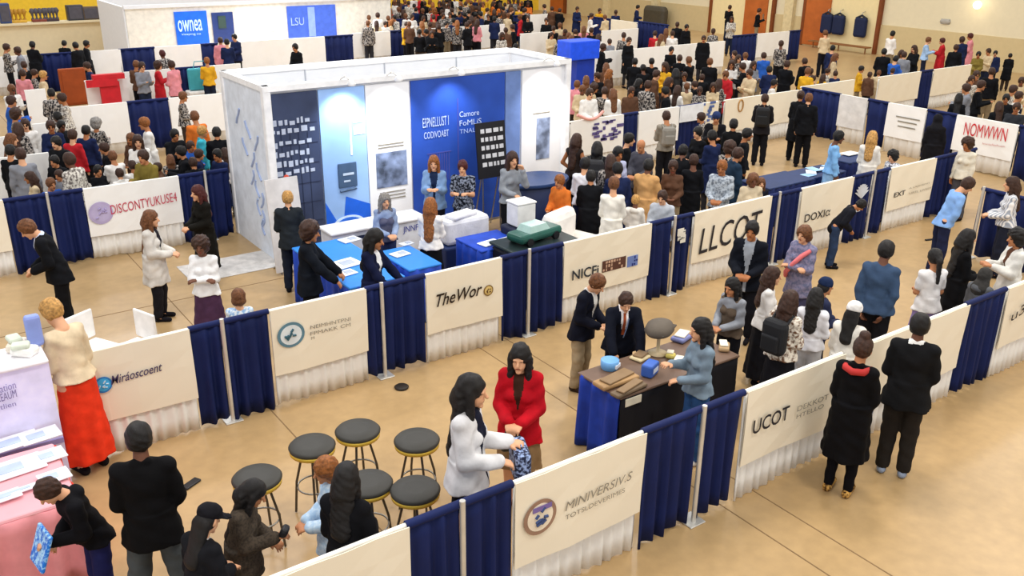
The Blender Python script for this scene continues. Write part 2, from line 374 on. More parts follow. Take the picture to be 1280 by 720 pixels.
        hc_ += [RC(hd(s*.075, .0, .01), tp(s*.085, -.05, 1.39), .032, .03) for s in (-1, 1)]
    elif hs == 'bob': hc_ = [EL(hd(0, .02, .03), (.1, .115, .105), HR), RC(hd(-.03, .05, -.05), hd(.03, .05, -.05), .075, .075)]; 
    elif hs == 'bun': hc_ = [cap, EL(hd(0, .03, .0), (.084, .088, .085), HR), EL(hd(0, .125, .03), (.045, .045, .045), HR)]; cuts.append(neckcut)
    elif hs == 'topbun': hc_ = [cap, EL(hd(0, .03, .0), (.084, .088, .085), HR), EL(hd(0, .04, .15), (.05, .05, .045), HR)]; cuts.append(neckcut)
    elif hs == 'pony': hc_ = [cap, EL(hd(0, .03, .0), (.084, .088, .085), HR), RC(hd(0, .11, .05), hd(0, .16, -.02), .035, .04), RC(hd(0, .16, -.02), tp(0, .15, 1.33), .04, .02)]
    elif hs in ('afro', 'curly'): r = .135 if hs == 'afro' else .118; hc_ = [EL(hd(0, .03, .045), (r, r, r*.95), HR), EL(hd(0, .05, -.03), (r*.9, r*.75, r*.8), HR)]
    elif hs in ('beanie', 'cap'): hc_ = [EL(hd(0, .018, .055), (.092, .108, .095), HR)]; cuts = [lambda P: (hd(0, 0, .02)-P)@(HR@np.array([0, -.15, 1.]))]
    elif hs == 'hijab': hc_ = [EL(hd(0, .02, .02), (.1, .118, .115), HR), RC(hd(0, .02, -.08), tp(0, .02, 1.42), .1, .15, ny, .8)]
    if hs == 'cap': hc_.append(EL(hd(0, -.12, .035), (.07, .075, .012), HR)); cuts = []; hc_[0] = EL(hd(0, .018, .07), (.092, .108, .075), HR)
    if hc_: parts['hat' if hs in ('beanie', 'cap') else ('headscarf' if hs == 'hijab' else 'hair')] = Shape(hc_, .02, cuts, .004 if hs in ('short', 'bun', 'bob') else (.009 if hs in ('afro', 'curly') else .0032), 2.4 if hs in ('afro', 'curly') else 2.6)
    if hs in ('beanie', 'cap') and sp.get('under', True): parts['hair'] = Shape([EL(hd(0, .035, -.005), (.084, .085, .085), HR)]+([RC(hd(0, .07, -.06), tp(0, .11, 1.3), .09, .07, ny, .5)] if fem else []), .02, [lambda P: -face(P)], .003)
    # trousers / skirt
    bt = sp.get('bot', 'trousers'); e = sp.get('loose', .016)
    if bt in ('trousers', 'shorts', 'slim'):
        lp = [RC((-.062, 0, .95), (.062, 0, .95), .108*big, .108*big, yv, .92), RC(tp(0, 0, .97), tp(0, 0, 1.02), .122*big, .118*big, ny, .8)]
        for s in (-1, 1):
            hip, kn, an = feet[s]
            sl = bt == 'slim'
            if bt == 'shorts': lp.append(RC(hip, hip+(kn-hip)*.45, .1*big, .1))
            else: lp += [RC(hip, kn, (.09 if sl else .094)*big, .06 if sl else .078), RC(kn, an, .062 if sl else .078, .045 if sl else .066)]
        zc = .07 if st != 'sit' else .0
        parts['shorts' if bt == 'shorts' else 'trousers'] = Shape(lp, .025, [lambda P, zc=zc: zc-P[..., 2]], .004)
    elif bt in ('skirt', 'longskirt', 'miniskirt'):
        zb = {'skirt': .50, 'longskirt': .14, 'miniskirt': .66}[bt]
        parts['skirt'] = Shape([SK((0, 0, .975), (0, .0, zb), .165*big, {'skirt': .21, 'longskirt': sp.get('skw', .25), 'miniskirt': .17}[bt], .78, .07, 9, sp['seed']), RC((0, 0, .98), (0, 0, 1.02), .13*big, .13*big, yv, .8)], .02, [], .003)
    # top
    tt = sp.get('top', 'shirt'); o = {'shirt': .012, 'blouse': .02, 'jacket': .03, 'coat': .034, 'dress': .012, 'vest': .02, 'hoodie': .034, 'tee': .014, 'tank': .01, 'longdress': .012}[tt]
    tl = [RC(tp(0, 0, 1.0), tp(0, 0, 1.12), .122*big+o, .118*big+o, ny, .82), RC(tp(0, 0, 1.12), tp(0, 0, 1.32), .118*big+o*.8, (.134 if fem else .148)*big+o*.6, ny, .74), RC(tp(-sw*.6, 0, 1.385), tp(sw*.6, 0, 1.385), .076+o*.4, .076+o*.4)]
    if fem: tl += [EL(tp(s*.06, -.072, 1.27), (.06+o*.4, .05+o*.5, .058+o*.4)) for s in (-1, 1)]
    for s in (-1, 1):
        sh, el, wr = sleeves[s]; tl.append(RC(NB+[0, 0, -.035], sh, .045+o*.5, .05+o*.35))
        if tt not in ('vest', 'tank'): tl.append(RC(sh, el if tt != 'tee' else sh+(el-sh)*.7, .05+o*.6, .043+o*.75))
        if tt not in ('vest', 'tank', 'tee'): tl.append(RC(el, wr, .043+o*.75, .033+o*.7))
    zc = {'shirt': .90, 'blouse': .93, 'jacket': .80, 'coat': .52, 'dress': .50, 'vest': .92, 'hoodie': .86, 'tee': .88, 'tank': .93, 'longdress': .2}[tt]
    zc = sp.get('hem', zc)
    rb = {'coat': .225*big, 'dress': .205, 'longdress': .26, 'jacket': .212*big, 'hoodie': .21*big}.get(tt, .198*big)
    if lean > .35 and zc > .75: tl.append(RC(tp(0, 0, 1.02), HIP+[0, .01, -.02], .13*big+o, .125*big+o, ny, .85))
    else: tl.append(SK(tp(0, 0, 1.07), (0, 0, zc), (.158 if tt in ('coat', 'dress', 'longdress') else .135)*big+o, rb, .80, .035 if tt in ('jacket', 'shirt', 'hoodie', 'tee', 'vest', 'blouse') else .07, 7, sp['seed']))
    if tt == 'hoodie': tl.append(EL(tp(0, .09, 1.43), (.1, .06, .06)))
    if tt in ('jacket', 'coat'): tl.append(RC(tp(-.04, .03, 1.485), tp(.04, .03, 1.485), .03, .03))
    parts['top'] = Shape(tl, .022, [], .005 if tt in ('jacket', 'coat', 'hoodie', 'dress') else .0055, 1. if tt != 'blouse' else 1.3)
    if sp.get('inner') is not None and tt == 'vest':
        pass
    if tt == 'vest' and sp.get('sleeve'):
        sl = [RC(tp(0, 0, 1.2), tp(0, 0, 1.33), .12*big, .15*big, ny, .73), RC(tp(-sw*.6, 0, 1.38), tp(sw*.6, 0, 1.38), .085, .085)]
        for s in (-1, 1):
            sh, el, wr = sleeves[s]; sl += [RC(sh, el, .058, .056), RC(el, wr, .056, .042)]
        parts['shirt'] = Shape(sl, .02, [], .007)
    # shoes
    shp = []
    for s in (-1, 1):
        hip, kn, an = feet[s]; shp += [RC(an+[0, .035, -.045], an+[0, -.16, -.05], .044, .038, (1, 0, 0), .9), RC(an+[0, .01, -.02], an+[0, .02, -.04], .042, .046)]
    zf = [feet[s][2][2]-.085 for s in (-1, 1)]
    cut = [lambda P: np.where(P[..., 0] > 0, zf[1], zf[0])+.002-P[..., 2]] if st != 'sit' else []
    parts['shoes'] = Shape(shp, .015, cut)
    info = dict(hc=hc, HR=HR, hands=hands, T=T, HIP=HIP, tp=tp, hd=hd, big=big, top=hd(0, .02, .14))
    return parts, info
MESHC = {}
def person_meshes(sp, key):
    if key in MESHC: return MESHC[key]
    parts, info = person_shapes(sp); out = {}
    Ti = info['T'].T; HR = info['HR']; hc = info['hc']
    for nm, sh in parts.items():
        v, q = mesh_sdf(sh, sp['h']*(1.15 if nm in ('trousers', 'skirt') else 1.))
        if len(q) == 0: continue
        fc = v[q].mean(1); slots = np.zeros(len(q), int)
        if nm == 'body':
            L = (fc-hc)@HR; hh = sp['h']
            for s in (-1, 1): slots[(np.abs(L[:, 0]-s*.033) < max(.013, hh*.8)) & (np.abs(L[:, 2]-.008) < max(.007, hh*.55)) & (L[:, 1] < -.04)] = 1
            slots[(np.abs(L[:, 0]) < max(.022, hh)) & (np.abs(L[:, 2]+.058) < max(.006, hh*.5)) & (L[:, 1] < -.06)] = 2
        if nm == 'top' and sp.get('shirt'):
            L = (fc-info['HIP'])@info['T']; z = L[:, 2]+.93; wd = np.clip((z-1.12)*.2, 0, .05)+(.0 if not sp.get('open') else .02)
            slots[(np.abs(L[:, 0]) < wd) & (L[:, 1] < 0) & (z > (1.12 if not sp.get('open') else .6))] = 1
            if sp.get('tie'): slots[(np.abs(L[:, 0]) < .017) & (L[:, 1] < 0) & (z > 1.14) & (z < 1.47)] = 2
            slots[(z > 1.482) & (np.abs(L[:, 0]) < .07)] = 1
        out[nm] = np_mesh(nm, v, q, slots)
    MESHC[key] = (out, info); return MESHC[key]
SKIN = {'l': 'd9a27c', 'm': 'b97c54', 'd': '6b4330', 'p': 'e2b294', 't': 'a5683f'}
HAIRC = {'k': '14100f', 'b': '3a2318', 'br': '6a4124', 'au': '8d5426', 'bl': 'b98a4b', 'g': '85807a', 'dr': '4a1a16', 'w': 'e9e2d2', 'n': '141c33'}
NAMES = {'shirt': 'shirt', 'blouse': 'blouse', 'jacket': 'jacket', 'coat': 'coat', 'dress': 'dress', 'longdress': 'dress', 'vest': 'vest', 'hoodie': 'hoodie', 'tee': 't_shirt', 'tank': 'top'}
def clothmat(c):
    if isinstance(c, tuple): return mat(c[0], .85, pat=c[2] if len(c) > 2 else 'speckle', c2=c[1], spec=.1)
    return mat(c, .85, var=.18, scale=7, bump=.25, spec=.12)
def set_mats(o, mats):
    me = o.data
    while len(me.materials) < len(mats): me.materials.append(None)
    for i, m in enumerate(mats): o.material_slots[i].link = 'OBJECT'; o.material_slots[i].material = m
def person(label, g, face, H=1.72, group=None, key=None, quiet=False, **sp):
    """g ground point; face: degrees, 0 = towards the camera, 90 = to the right of the view"""
    sp.setdefault('h', .014); sp.setdefault('seed', (g[0]*7+g[1]*13) % 6.28)
    k = key if key is not None else ('u', label, round(g[0], 2), round(g[1], 2))
    ms, info = person_meshes(sp, k)
    c = -np.array([g[0], g[1]]); a = math.atan2(c[1], c[0])+math.radians(face); rz = a+math.pi/2
    o = bpy.data.objects.new('person', ms['body']); link(o); o.location = (g[0], g[1], 0); o.rotation_euler = (0, 0, rz)
    o.scale = (H/1.78,)*3
    tag(o, label, 'person', group)
    sk = mat(SKIN[sp.get('skin', 'm')], .55, var=.05, spec=.3); hcol = sp.get('hc', 'k')
    set_mats(o, [sk, mat('1d1410', .4), mat('8a4038', .5)])
    tm = [clothmat(sp.get('tc', '202020')), clothmat(sp.get('shirt') or 'e8e6e2'), clothmat(sp.get('tie') or '4a2020')]
    for nm, me in ms.items():
        if nm == 'body': continue
        pn = NAMES[sp.get('top', 'shirt')] if nm == 'top' else nm
        q = bpy.data.objects.new(pn, me); link(q, o)
        if nm == 'hair': set_mats(q, [mat(HAIRC[hcol] if sp.get('hair') not in ('cap', 'beanie') else HAIRC['k'], .5, var=.45, scale=40, spec=.3, bump=.6)])
        elif nm in ('hat', 'headscarf'): set_mats(q, [clothmat(sp.get('hatc', '191919'))])
        elif nm == 'top': set_mats(q, tm)
        elif nm == 'shirt': set_mats(q, [clothmat(sp.get('sleeve'))])
        elif nm == 'shoes': set_mats(q, [clothmat(sp.get('sc', '17151a'))])
        else: set_mats(q, [clothmat(sp.get('bc', '1b1c24'))])
    # face framed by the pose: where hands and back are in the world, for things they hold
    R = np.array(Matrix.Rotation(rz, 3, 'Z')); s = H/1.78
    w = lambda p: np.array([g[0], g[1], 0.])+R@(np.array(p)*s)
    return dict(o=o, w=w, info=info, rz=rz, s=s, R=R)
OBST = []   # ground rectangles nobody may stand in
SPOTS = []
def blocked(g, r=.24):
    return any(a-r < g[0] < b+r and c-r < g[1] < d+r for a, b, c, d in OBST)
def solve(px, sp, face, H, Y=None, X=None):
    """ground point so that the (posed) head top falls on the measured pixel"""
    _, info = person_shapes(dict(sp)); top = np.array(info['top']); s = H/1.78
    g = onZ(px, top[2]*s)[:2]
    for _ in range(4):
        c = -g; a = math.atan2(c[1], c[0])+math.radians(face)+math.pi/2; R2 = np.array([[math.cos(a), -math.sin(a)], [math.sin(a), math.cos(a)]])
        off = R2@top[:2]*s
        if Y is not None: p = onY(px, Y+off[1]); s = max(1.3, min(2., p[2]/top[2]*1.78))/1.78; g = np.array([p[0]-off[0], Y])
        elif X is not None: p = onX(px, X+off[0]); s = max(1.3, min(2., p[2]/top[2]*1.78))/1.78; g = np.array([X, p[1]-off[1]])
        else: g = onZ(px, top[2]*s)[:2]-off
    return g, s*1.78
DBG = []
def place(px, sp, face, H, Y=None, X=None, rmin=.50, lat=(0,)):
    if Y is not None or X is not None: g, h = solve(px, sp, face, H, Y, X); SPOTS.append(g); return g, h
    best = None; px0 = px
    sp = dict(sp); ymin = sp.pop('ymin', None)
    for dx, dh in [(x_, d_) for x_ in lat for d_ in (0, -.05, .05, -.1, .1, -.15, .15, -.2, .2, -.26)]:
        px = (px0[0]+dx, px0[1]); g, h = solve(px, sp, face, H+dh)
        if ymin is not None and g[1] < ymin: g, h = solve(px, sp, face, H, Y=ymin+.45*(len(SPOTS)*.618 % 1)+abs(dh)*3)
        d = min([np.linalg.norm(g-q) for q in SPOTS] or [9]); bl = blocked(g)
        sc = min(d, rmin)-(1 if bl else 0)-abs(dh)*.2-abs(dx)*.004
        if best is None or sc > best[0]: best = (sc, g, h)
        if d > rmin and not bl: break
    DBG.append(best[0]); SPOTS.append(best[1]); return best[1], best[2]
# ---------------------------------------------------------------- floor and walls
def floor_mat():
    m = bpy.data.materials.new('polished_concrete'); m.use_nodes = True; nt = m.node_tree; L = nt.links; b = nt.nodes['Principled BSDF']
    tc = nt.nodes.new('ShaderNodeTexCoord'); n = nt.nodes.new('ShaderNodeTexNoise'); n.inputs['Scale'].default_value = .55; n.inputs['Detail'].default_value = 6
    n2 = nt.nodes.new('ShaderNodeTexNoise'); n2.inputs['Scale'].default_value = 7; n2.inputs['Detail'].default_value = 5
    r = nt.nodes.new('ShaderNodeValToRGB'); e = r.color_ramp.elements; e[0].position = .25; e[1].position = .8
    e[0].color = (*srgb('a98b60'), 1); e[1].color = (*srgb('c0a073'), 1)
    mx = nt.nodes.new('ShaderNodeMix'); mx.data_type = 'RGBA'; mx.blend_type = 'OVERLAY'; mx.inputs[0].default_value = .18
    L.new(tc.outputs['Object'], n.inputs['Vector']); L.new(tc.outputs['Object'], n2.inputs['Vector'])
    L.new(n.outputs['Fac'], r.inputs[0]); L.new(r.outputs[0], mx.inputs[6]); L.new(n2.outputs['Fac'], mx.inputs[7])
    L.new(mx.outputs[2], b.inputs['Base Color']); b.inputs['Roughness'].default_value = .32; b.inputs['Specular IOR Level'].default_value = .35
    return m
struct('floor', MB().box((18, 22, -.1), (90, 76, .2)), floor_mat())
JOINT = mat('84694a', .9)
mbj = MB()
for x in [onZ(q)[0] for q in ((350, 525), (695, 497), (1040, 674))]: mbj.box((x, 22, .0012), (.014, 70, .0024))
for y in (-.5, 13.2): mbj.box((18, y, .0012), (80, .016, .0024))
struct('trim_1', mbj, JOINT)
XW = 37.6; YB = 50.
CREAM = mat('e2d6b6', .8, var=.02); TAN = mat('cdb98c', .8, var=.03); ORNG = mat('b5612a', .5, var=.12, scale=3); FRAME = mat('7a3f1c', .5)
struct('wall_right', MB().box((XW+.15, 20, 4), (.3, 72, 8)), CREAM)
struct('baseboard_right', MB().box((XW-.02, 20, .64), (.04, 72, 1.28)), TAN)
struct('wall_back', MB().box((15, YB+.15, 4), (46, .3, 8)), mat('f0c93a', .8, var=.05))
# doorway openings on the right wall with brown frames and orange doors
def doorway(n, pxa, pxb, leafs, z=3.2):
    ya = onX(pxa, XW)[1]; yb = onX(pxb, XW)[1]; y0, y1 = min(ya, yb), max(ya, yb)
    struct('door_%d' % n, MB().box((XW-.05, (y0+y1)/2, z/2), (.1, y1-y0, z)), mat('ecd9a6', .6, var=.03))
    f = MB()
    for y in (y0, y1): f.box((XW-.09, y, z/2), (.18, .16, z))
    f.box((XW-.09, (y0+y1)/2, z), (.18, y1-y0, .18)); struct('trim_%d' % (n+1), f, FRAME)
    for i, (a, b) in enumerate(leafs):
        a = onX(a, XW)[1]; b = onX(b, XW)[1]
        lf = MB().box((XW-.13, (a+b)/2, z/2), (.07, abs(a-b), z-.1)).box((XW-.18, min(a, b)+.18, 1.05), (.03, .06, .35), 1)
        struct('door_%d' % (n*10+i), lf, [ORNG, METAL])
doorway(1, (1095, 62), (1001, 68), [((1034, 60), (1003, 66))])
doorway(2, (965, 45), (888, 40), [((958, 45), (930, 45))])
doorway(3, (708, 12), (668, 12), [((706, 12), (690, 12))])
b3 = MB()   # pale pilasters on the right wall between the doorways
for px in ((985, 50), (820, 30), (760, 20)): b3.box((XW-.12, onX(px, XW)[1], 4), (.24, .5, 8))
struct('trim_8', b3, mat('d8c69a', .8))
# beige counter wall at the far left, with the yellow backdrop behind it
struct('wall_low_left', MB().box((4.2, 42.3, .66), (13.5, .3, 1.32)).box((4.2, 42.2, 1.36), (13.6, .6, .08)), mat('e6d8b4', .7, var=.03))
def wall_fix():
    p = onX((1225, 6), XW)
    t = thing('wall_lamp', 'small round lamp glowing near the top of the cream right wall', 'lamp', (XW, p[1], p[2]))
    MB().tube([(0, 0, 0), (-.12, 0, 0)], .05).build('mount', METAL, t); MB().ball((-.2, 0, 0), .16).build('bulb', mat('fff2d8', .3, emit=3), t)
    l = bpy.data.lights.new('wall_lamp_light', 'POINT'); l.energy = 8; l.color = (1, .85, .6); l.shadow_soft_size = .15
    lo = bpy.data.objects.new('wall_lamp_light', l); lo.location = (-.5, 0, 0); link(lo, t)
    p = onX((1182, 27), XW)
    t = thing('wall_clock_speaker', 'small grey oval fitting on the plain cream right wall', 'fitting', (XW, p[1], p[2]))
    MB().ball((-.03, 0, 0), (.06, .24, .11)).build('cover', mat('a8a39a', .5), t); MB().box((-.01, 0, 0), (.02, .4, .2)).build('back_plate', METAL, t)
wall_fix()
# ---------------------------------------------------------------- pipe-and-drape rows
def seg(kind, row, a, b, label, z=1.22, ax='Y', group=None, banner=None, text_fn=None, post=None, bz=.42, sk=None, cloth=None, seed=None, zb=0.):
    """row: value of the plane; a,b: world positions along it. navy: pleated drape + rail + post; white: banner over a white pleated skirt"""
    a, b = min(a, b), max(a, b); seed = seed if seed is not None else int(a*91+row*17)
    P = (lambda u, o=0: (u, row+o)) if ax == 'Y' else (lambda u, o=0: (row+o, u))
    sg = -1   # towards the viewer
    t = thing('drape_divider' if kind == 'n' else 'banner_divider', label, 'drape' if kind == 'n' else 'banner', (0, 0, 0), 0, group)
    OBST.append((a, b, row-.05, row+.05) if ax == 'Y' else (row-.05, row+.05, a, b))
    far = row > 20 or (ax == 'X')
    rail = MB().tube([(*P(a), z), (*P(b), z)], .021 if kind == 'w' else .036, 8); rail.build('rail' if kind == 'w' else 'rail_pocket', NAVY if kind == 'n' else mat('f7f3ea', .5), t)
    amp, wl = (.036, .15) if not far else (.045, .25)
    if kind == 'n':
        cuts = [a, (post if post and a < post < b else (a+b)/2), b] if (post is not None) else [a, b]
        for i in range(len(cuts)-1):
            g = .02 if len(cuts) > 2 else .0
            sheet(MB(), P(cuts[i]+(g if i else .01)), P(cuts[i+1]-(g if i == 0 and len(cuts) > 2 else .01)), .03, z+.01, amp, wl, nz=7 if not far else 3, seed=seed+i, hem=.03).build('drape', cloth or NAVY, t)
        if post is not None:
            q = P(post, -.035)
            MB().tube([(q[0], q[1], 0.01), (q[0], q[1], z+.05)], .024, 10).build('post', PIPE, t)
            MB().rbox((q[0], q[1]+.03, .008), (.2, .2, .014), .03).build('base_plate', PIPE, t)
    else:
        sheet(MB(), P(a+.01), P(b-.01), .02, z-.05, amp*.45, wl*.8, nz=6 if not far else 3, seed=seed, hem=.02).build('skirt', sk or WHITE, t)
        bm = MB(); n = max(2, int((b-a)/.25)); R = random.Random(seed); off = .055
        vs = []; fs = []
        for k, dd in enumerate((off, off-.008)):
            for i in range(n+1):
                u = a+(b-a)*i/n
                for j in range(5):
                    tt = j/4; w = .012*math.sin(u*4+seed)*(1-tt)+.006*math.sin(u*11+tt*4)
                    p = P(u, sg*(dd+w)); vs.append((p[0], p[1], bz+(z+.02-bz)*tt))
        K = (n+1)*5
        for i in range(n):
            for j in range(4):
                q = (i*5+j, (i+1)*5+j, (i+1)*5+j+1, i*5+j+1); fs.append(q); fs.append(tuple(K+x for x in q[::-1]))
            fs.append((i*5+4, (i+1)*5+4, K+(i+1)*5+4, K+i*5+4)); fs.append((K+i*5, K+(i+1)*5, (i+1)*5, i*5))
        fs.append((0, 4, K+4, K)); bm.add(vs, fs, 0, False)
        bm.build('banner_cloth', banner or BANNER, t)
    return t
def rx(px, Y, z=1.22):   # world X where the top rail of row Y meets picture column px
    lo, hi = -20., 60.
    for _ in range(50):
        m = (lo+hi)/2
        if proj((m, Y, z))[0] < px: lo = m
        else: hi = m
    return lo
def ry(px, X, z=1.22):
    lo, hi = .5, 60.
    for _ in range(50):
        m = (lo+hi)/2
        if proj((X, m, z))[0] > px: lo = m
        else: hi = m
    return lo
GN, GW = 'navy drapes along the aisles', 'white banner fronts along the aisles'
TXT = mat('26242a', .6); TXTG = mat('8f897c', .7); TXTR = mat('c23a52', .6); TXTP = mat('4a3f63', .6)
def ring_emblem(t, px, plane, rw, rh, c_out, c_in, c_mark, off=.07, seed=1, name='emblem'):
    """round seal lying on a banner: rim, field and small scribbled mark"""
    c = onY(px, plane); y = c[1]-off; n = 28; mb = MB()
    for k, (s, mi) in enumerate(((1., 0), (.78, 1))):
        yy = y-.002*k; vs = [(c[0]+rw*s*math.cos(2*math.pi*i/n), yy, c[2]+rh*s*math.sin(2*math.pi*i/n)) for i in range(n)]
        vb = [(v[0], y+.004, v[2]) for v in vs]
        mb.add(vs+vb, [tuple(range(n))[::1]]+[(i, i+n, (i+1) % n+n, (i+1) % n) for i in range(n)], mi)
    R = random.Random(seed)
    for i in range(7):
        x = c[0]+R.uniform(-.5, .35)*rw; z = c[2]+R.uniform(-.45, .4)*rh
        mb.tube([(x, y-.006, z), (x+rw*R.uniform(.1, .3), y-.006, z+rh*R.uniform(-.1, .35))], .012*rw/.15, 6, 2)
    return mb.build(name, [mat(c_out, .6), mat(c_in, .6), mat(c_mark, .6)], t)
def barmark(t, pa, pb, Y, h, m1, m2, seed, off=.065, name='logo_block', nx=9, nzc=3):
    a = onY(pa, Y); b = onY(pb, Y); mb = MB(); R = random.Random(seed); dz = (b[2]-a[2])
    mb.box(((a[0]+b[0])/2, Y-off, (a[2]+b[2])/2+h/2), (b[0]-a[0], .006, h+abs(dz)*.3), 0)
    for i in range(nx):
        for j in range(nzc):
            if R.random() < .6: mb.box((a[0]+(b[0]-a[0])*(i+.5)/nx, Y-off-.005, a[2]+dz*(i+.5)/nx+h*(j+.5)/nzc), ((b[0]-a[0])/nx*R.uniform(.4, .8), .004, h/nzc*R.uniform(.4, .8)), 1)
    return mb.build(name, [m1, m2], t)
R1, R2, R3 = 4.95, 9.28, 15.7
# nearest row
a = .3
w1 = seg('w', R1, a, rx(507, R1), 'plain cream banner front at the bottom edge of the picture, nearest of all', group=GW)
seg('n', R1, rx(507, R1), rx(640, R1), 'navy drape with a post, left of the banner with the brown and purple seal', post=rx(575, R1), group=GN)
w2 = seg('w', R1, rx(640, R1), rx(803, R1), 'cream banner front in the nearest row with a brown and purple seal', group=GW)
ring_emblem(w2, (669, 641), R1, .165, .165, '9a7a66', 'efe2cc', '3d4f7e', seed=3)
mbp = MB(); c = onY((671, 629), R1); mbp.box((c[0], R1-.078, c[2]), (.19, .004, .045), rz=0); mbp.build('seal_band', mat('7d6aa8', .6), w2)
text('MINIVERSIV.S', 'lettering', TXTG, w2, (700, 634), (783, 594), ('Y', R1), .085, off=.065, shear=.2)
text('TOTSLDEVERIMES', 'lettering', TXTG, w2, (700, 645), (774, 610), ('Y', R1), .045, off=.065)
seg('n', R1, rx(803, R1), rx(930, R1), 'navy drape with a white post in front of the black and blue covered table', post=rx(877, R1), group=GN)
w3 = seg('w', R1, rx(930, R1), rx(1052, R1), 'cream banner front in the nearest row reading UCOT in black', group=GW)
text('UCOT', 'lettering', TXT, w3, (933, 540), (978, 520), ('Y', R1), .16, off=.065, bold=.012)
text('DEKKOT', 'lettering', TXTG, w3, (989, 511), (1028, 495), ('Y', R1), .06, off=.065)
text('HTELLO', 'lettering', TXTG, w3, (988, 520), (1022, 506), ('Y', R1), .05, off=.065)
w4 = seg('w', R1, rx(1075, R1), rx(1207, R1), 'blank cream banner front in the nearest row, behind the man in the black suit', group=GW)
seg('n', R1, rx(1207, R1), rx(1257, R1), 'navy drape at the right edge of the nearest row, between two cream banners', group=GN)
w5 = seg('w', R1, rx(1257, R1), rx(1380, R1), 'cream banner front cut by the right edge of the picture', group=GW)
text('u33', 'lettering', TXT, w5, (1256, 400), (1283, 382), ('Y', R1), .14, off=.065)
# middle row
v1 = seg('w', R2, rx(86, R2), rx(235, R2), 'cream banner front with a small round bright blue mark and dark slanting letters', group=GW)
ring_emblem(v1, (127, 478), R2, .09, .09, '2f7fc4', '44b2ea', 'c8ecff', seed=5)
text('Mir\u00e1oscoent', 'lettering', TXTP, v1, (137, 478), (201, 460), ('Y', R2), .10, off=.065, shear=.3, bold=.008)
seg('n', R2, rx(235, R2), rx(335, R2), 'navy drape with a post beside the banner with the small bright blue mark', post=rx(276, R2), group=GN)
v2 = seg('w', R2, rx(335, R2), rx(455, R2), 'cream banner front with a grey-blue round seal and faint small letters', group=GW)
ring_emblem(v2, (361, 416), R2, .165, .155, '5f8494', 'dfe7ea', '39606e', seed=9)
text('NEIMHNTPNI', 'lettering', TXTG, v2, (385, 409), (435, 398), ('Y', R2), .045, off=.065)
text('FPMAKK CM', 'lettering', TXTG, v2, (385, 417), (435, 405), ('Y', R2), .045, off=.065)
text('M', 'lettering', TXTG, v2, (386, 422), (390, 421), ('Y', R2), .035, off=.065)
seg('n', R2, rx(455, R2), rx(530, R2), 'navy drape with a post left of the banner reading TheWord', post=rx(475, R2), group=GN)
v3 = seg('w', R2, rx(530, R2), rx(625, R2), 'cream banner front with heavy slanting black lettering and a small gold mark', group=GW)
text('TheWor', 'lettering', mat('2a1d14', .6), v3, (542, 382), (599, 366), ('Y', R2), .17, off=.065, shear=.35, bold=.012)
ring_emblem(v3, (607, 361), R2, .075, .075, '8a6a35', 'e0c47c', '5c3a1c', seed=4)
seg('n', R2, rx(625, R2), rx(703, R2), 'navy drape with a post between the TheWord banner and the brown-block banner', post=rx(660, R2), group=GN)
v4 = seg('w', R2, rx(703, R2), rx(812, R2), 'cream banner front with black letters and a brown and blue block mark', group=GW)
text('NICFi', 'lettering', mat('26303a', .6), v4, (711, 349), (744, 341), ('Y', R2), .15, off=.065, bold=.015)
barmark(v4, (749, 339), (778, 332), R2, .17, mat('5a3a30', .6), mat('c8a58c', .6), 3)
barmark(v4, (780, 333), (793, 329), R2, .16, mat('6f86c4', .6), mat('1b2c78', .6), 5, nx=5)
nd = seg('n', R2, rx(812, R2), rx(866, R2), 'navy drape with a post and a small white sheet pinned on it', post=rx(842, R2), group=GN)
def pinned(t, px, Y, wd, ht, seed):
    c = onY(px, Y-.09); mb = MB(); mb.box(c, (wd*.7, .004, ht*.55)); mb.box(c+[-wd*.12, -.003, ht*.2], (wd*.6, .004, ht*.4)); mb.box(c+[wd*.15, -.003, -ht*.22], (wd*.5, .004, ht*.45), rz=.0)
    R = random.Random(seed)
    for i in range(6): mb.box(c+[R.uniform(-.3, .3)*wd, -.007, R.uniform(-.3, .3)*ht], (wd*.25, .003, .012), 1)
    mb.build('pinned_sheet', [mat('e9e6da', .7), mat('7a7d78', .7)], t)
pinned(nd, (852, 294), R2, .22, .28, 4)
v5 = seg('w', R2, rx(866, R2), rx(962, R2), 'cream banner front with very large thin handwritten black letters', group=GW)
text('LLCOT', 'lettering', TXT, v5, (869, 317), (946, 291), ('Y', R2), .42, off=.065, shear=.15)
seg('n', R2, rx(962, R2), rx(1000, R2), 'narrow navy drape with a post right of the large handwritten banner', post=rx(973, R2), group=GN)
v6 = seg('w', R2, rx(1000, R2), rx(1065, R2), 'cream banner front reading DOXIt in grey-black beside the narrow navy drape', group=GW)
text('DOXI\u03b1', 'lettering', TXT, v6, (1001, 277), (1033, 268), ('Y', R2), .14, off=.065, bold=.005)
ne = seg('n', R2, rx(1065, R2), rx(1112, R2), 'navy drape with a post and a pale leaf print, behind the dark crouched man', post=rx(1092, R2), group=GN)
mb = MB(); c = onY((1076, 248), R2-.09)
for i in range(9): ang = (-60+i*15)*math.pi/180; mb.add([c+[0, 0, 0], c+[.2*math.sin(ang)-.03, 0, .26*math.cos(ang)], c+[.2*math.sin(ang)+.03, -.006, .26*math.cos(ang)], c+[.02, -.006, 0]], [(0, 1, 2, 3)])
mb.box(c+[-.03, 0, -.14], (.12, .006, .2)).build('leaf_print', mat('cfd3da', .7), ne)
v7 = seg('w', R2, rx(1112, R2), rx(1168, R2), 'cream banner front with one short black word and faint grey lines', group=GW)
text('EXT', 'lettering', TXT, v7, (1113, 246), (1127, 242), ('Y', R2), .09, off=.065, bold=.01)
text('A LAJIMEMIT', 'lettering', TXTG, v7, (1132, 236), (1158, 229), ('Y', R2), .04, off=.065)
